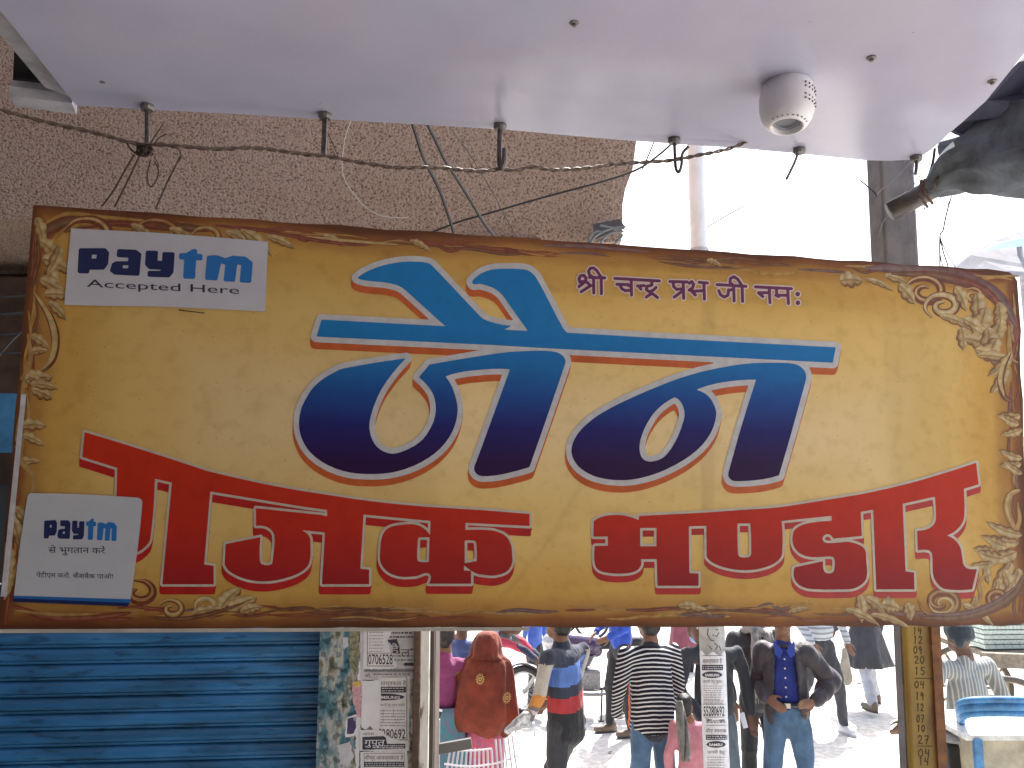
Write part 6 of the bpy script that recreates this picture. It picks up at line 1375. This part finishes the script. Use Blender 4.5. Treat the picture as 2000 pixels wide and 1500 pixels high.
# cart with stacked crates at the right
Y = 8.2; wd = mat('grey_worn_timber', (.30,.25,.19), .85, var=.35, vs=14, bump=.4, bs=30)
ct = thing('hand_cart', 'wooden hand cart with a large spoked wheel, loaded with pale green stacks', 'cart', (X(2010,1340,Y), Y, 0)); cx1 = ct.location.x
wheel(ct, (X(1962,1370,Y-.45), Y-.50, .46), .46, (.25,1,0), .05, 12, tyre=mat('iron_tyre', (.10,.085,.075), .7), rim=wd, hub=.06, wood=True)
wheel(ct, (X(1968,1370,Y-.1)+.30, Y+1.15, .46), .46, (.25,1,0), .05, 12, tyre=MATS['iron_tyre'], rim=wd, hub=.06, wood=True)
for k in range(5): MB().bar((cx1-.45, Y-.2+k*.26, 1.03), (cx1+2.3, Y+.0+k*.26, .96), .22, .05).build('plank', wd, ct)
MB().bar((cx1-.62, Y-.34, 1.03), (cx1+2.3, Y-.18, .90), .07, .13).build('side_beam', wd, ct)
MB().bar((cx1-.25, Y-.5, .46), (cx1+.1, Y+1.15, .46), .06).build('axle', wd, ct)
gg = mat('pale_green_glass', (.60,.70,.64), .35, var=.3, vs=40)
for k in range(6):
    px = 1918+k*19; c = Vector((X(px, 1290, Y+.1), Y+.1+.03*k, 1.07-.004*k)); g = thing('glass_stack', 'stack of pale green glass trays on the hand cart, %s from the left' % ['leftmost','second','third','fourth','fifth','sixth'][k], 'stack', tuple(c), 'stacks on the hand cart')
    for q in range(7): o = MB().box(c+Vector((random.uniform(-.006,.006), 0, .02+q*.046)), (.086, .30, .036)).build('tray', gg, g)
# blue rimmed box cart in front
Y = 5.1
bt = thing('vendor_box_cart', 'box cart with padded blue rim and white top at the lower right', 'cart', (X(1990,1440,Y), Y, 0)); bl = mat('blue_vinyl', (.05,.19,.40), .55, var=.4, vs=14, bump=.3, bs=20)
for k, (py, r) in enumerate(((1372,.022),(1385,.026),(1398,.020))):
    pts = [atY(1872+3*k,py+16,Y+.22), atY(1874+3*k,py+4,Y+.02), atY(1895,py-3,Y-.06), atY(1940,py-5,Y-.08), atY(2010,py-4,Y-.08), atY(2120,py-2,Y-.04), atY(2190,py+4,Y+.3)]
    MB().tube(spline(pts, 7), r, 10).build('rim_roll', bl, bt, True)
p0, p1, p2, p3 = [atY(x, y, yy) for x, y, yy in ((1886,1436,Y-.10),(2150,1440,Y-.10),(2130,1404,Y+.34),(1890,1404,Y+.30))]
zt_ = p0.z; MB().add([(p0.x,p0.y,zt_),(p1.x,p1.y,zt_),(p1.x,p2.y+.15,zt_+.0),(p0.x+.02,p2.y+.15,zt_),(p0.x,p0.y,zt_-.03),(p1.x,p1.y,zt_-.03),(p1.x,p2.y+.15,zt_-.03),(p0.x+.02,p2.y+.15,zt_-.03)],
    [(0,1,2,3),(7,6,5,4),(4,5,1,0),(5,6,2,1),(6,7,3,2),(7,4,0,3)]).build('top_board', mat('white_board', (.62,.62,.60), .7, var=.25, vs=10), bt)
bw = mat('beige_plywood', (.40,.36,.27), .8, var=.25, vs=7, bump=.3, bs=30)
MB().box((p0.x+.48, Y+.16, zt_-.03-.135), (.84, .46, .27)).build('upper_box', bw, bt); MB().box((p0.x+.50, Y+.17, zt_-.03-.27-.06), (.86, .50, .03)).build('shelf_lip', bw, bt)
MB().box((p0.x+.50, Y+.17, (zt_-.36)/2+.1), (.80, .44, zt_-.38-.2)).build('lower_box', mat('grey_plywood', (.26,.25,.22), .8, var=.25, vs=7), bt)
MB().box((p0.x+.065, Y-.10, zt_-.36), (.045, .03, .68)).build('leg', bl, bt); MB().box((p0.x+.9, Y-.10, zt_-.36), (.045, .03, .68)).build('leg', bl, bt)
MB().box((p0.x+.065, Y+.36, zt_-.36), (.045, .03, .68)).build('leg', bl, bt)
wheel(bt, (p0.x+.2, Y-.16, .25), .25, (0,1,0), .05, 14); wheel(bt, (p0.x+.2, Y+.5, .25), .25, (0,1,0), .05, 14); wheel(bt, (p0.x+.8, Y-.16, .25), .25, (0,1,0), .05, 14)
b = MB(); bb = thing('cloth_bundle', 'dark cloth bundle with pale folded top left of the box cart', 'bundle', tuple(atY(1860, 1480, 5.3)))
b.box((0,0,-.12), (.15,.22,.42)); b.ell((0,0,.08), (.09,.12,.05)); remeshed(b, 'bundle_body', cloth('bundle_black', (.02,.02,.022)), bb, .012, 3, .008, 30, 2, Mx=Matrix.Identity(4))
b = MB(); b.ell((0,-.02,.125), (.085,.11,.028)); remeshed(b, 'folded_cloth', cloth('bundle_grey', (.33,.33,.36)), bb, .009, 2, .006, 50, 2, Mx=Matrix.Identity(4))
MB().box(tuple(atY(1860, 1480, 5.3)-Vector((0,0,.62))), (.13,.18,.5)).build('bundle_base', MATS['bundle_black'], bb)
# slatted white rack under the shawl, and gate irons beside the pillar
Y = 5.4; rk_ = thing('white_wire_rack', 'white wire rack with fanned bars standing below the rust shawl', 'rack', tuple(atY(945, 1500, Y)))
wr = mat('white_enamel_wire', (.60,.58,.62), .4)
for k in range(16):
    xa = 872+k*9.2; xb = 880+k*8.0; q = atY(xa+((k-8)*1.1), 1560, Y-.05); p_ = atY(xb, 1440+4*math.sin(k*.7) if k > 10 else 1462, Y+.06)
    MB().tube([p_, q, (q.x, Y-.06, 0.02)], .0065, 6).build('bar', wr, rk_)
MB().tube(spline([atY(868,1492,Y), atY(920,1497,Y-.02), atY(980,1488,Y), atY(1012,1474,Y+.05)], 6), .007, 6).build('cross_bar', wr, rk_)
MB().tube(spline([atY(868,1464,Y+.05), atY(920,1466,Y+.04), atY(960,1462,Y+.05)], 6), .007, 6).build('cross_bar', wr, rk_)
ga = thing('folding_gate', 'grey white iron gate frame with slanting strut right of the white post', 'gate', tuple(atY(850, 1450, 4.6)))
ggm = mat('gate_grey', (.34,.33,.34), .6, .2, var=.3, vs=20)
MB().bar(atY(851,1405,4.6), (atY(851,1405,4.6).x, 4.6, 0.0), .045, .03).build('upright', ggm, ga); MB().bar(atY(853,1463,4.5), atY(921,1451,4.5), .028, .05).build('strut', mat('strut_dark_grey', (.12,.12,.12), .5, .3), ga); MB().bar(atY(853,1471,4.49), atY(920,1457,4.49), .006, .02).build('strut_edge', ggm, ga)
MB().box(atY(853,1392,4.58), (.05,.05,.035), M=Matrix.Rotation(R(18), 3, 'Y')).build('latch', mat('latch_dark', (.06,.06,.07), .4, .4), ga)
MB().box(atY(844,1462,4.55), (.03,.03,.02)).build('hinge', ggm, ga)
MB().bar(atY(1425,1265,9.4), atY(1443,1308,9.3), .03).build('cart_strut_', BLK).name = 'cart_strut'
tag(bpy.data.objects['cart_strut'], 'black slanting strut showing between the pole and the scarf', 'strut')
o = MB().tube(spline([atY(1418,1300,9.2), atY(1436,1306,9.2), atY(1450,1308,9.2)], 5), .02, 6).build('tow_bar', BLK); tag(o, 'short black tow bar showing right of the poster pole', 'bar')
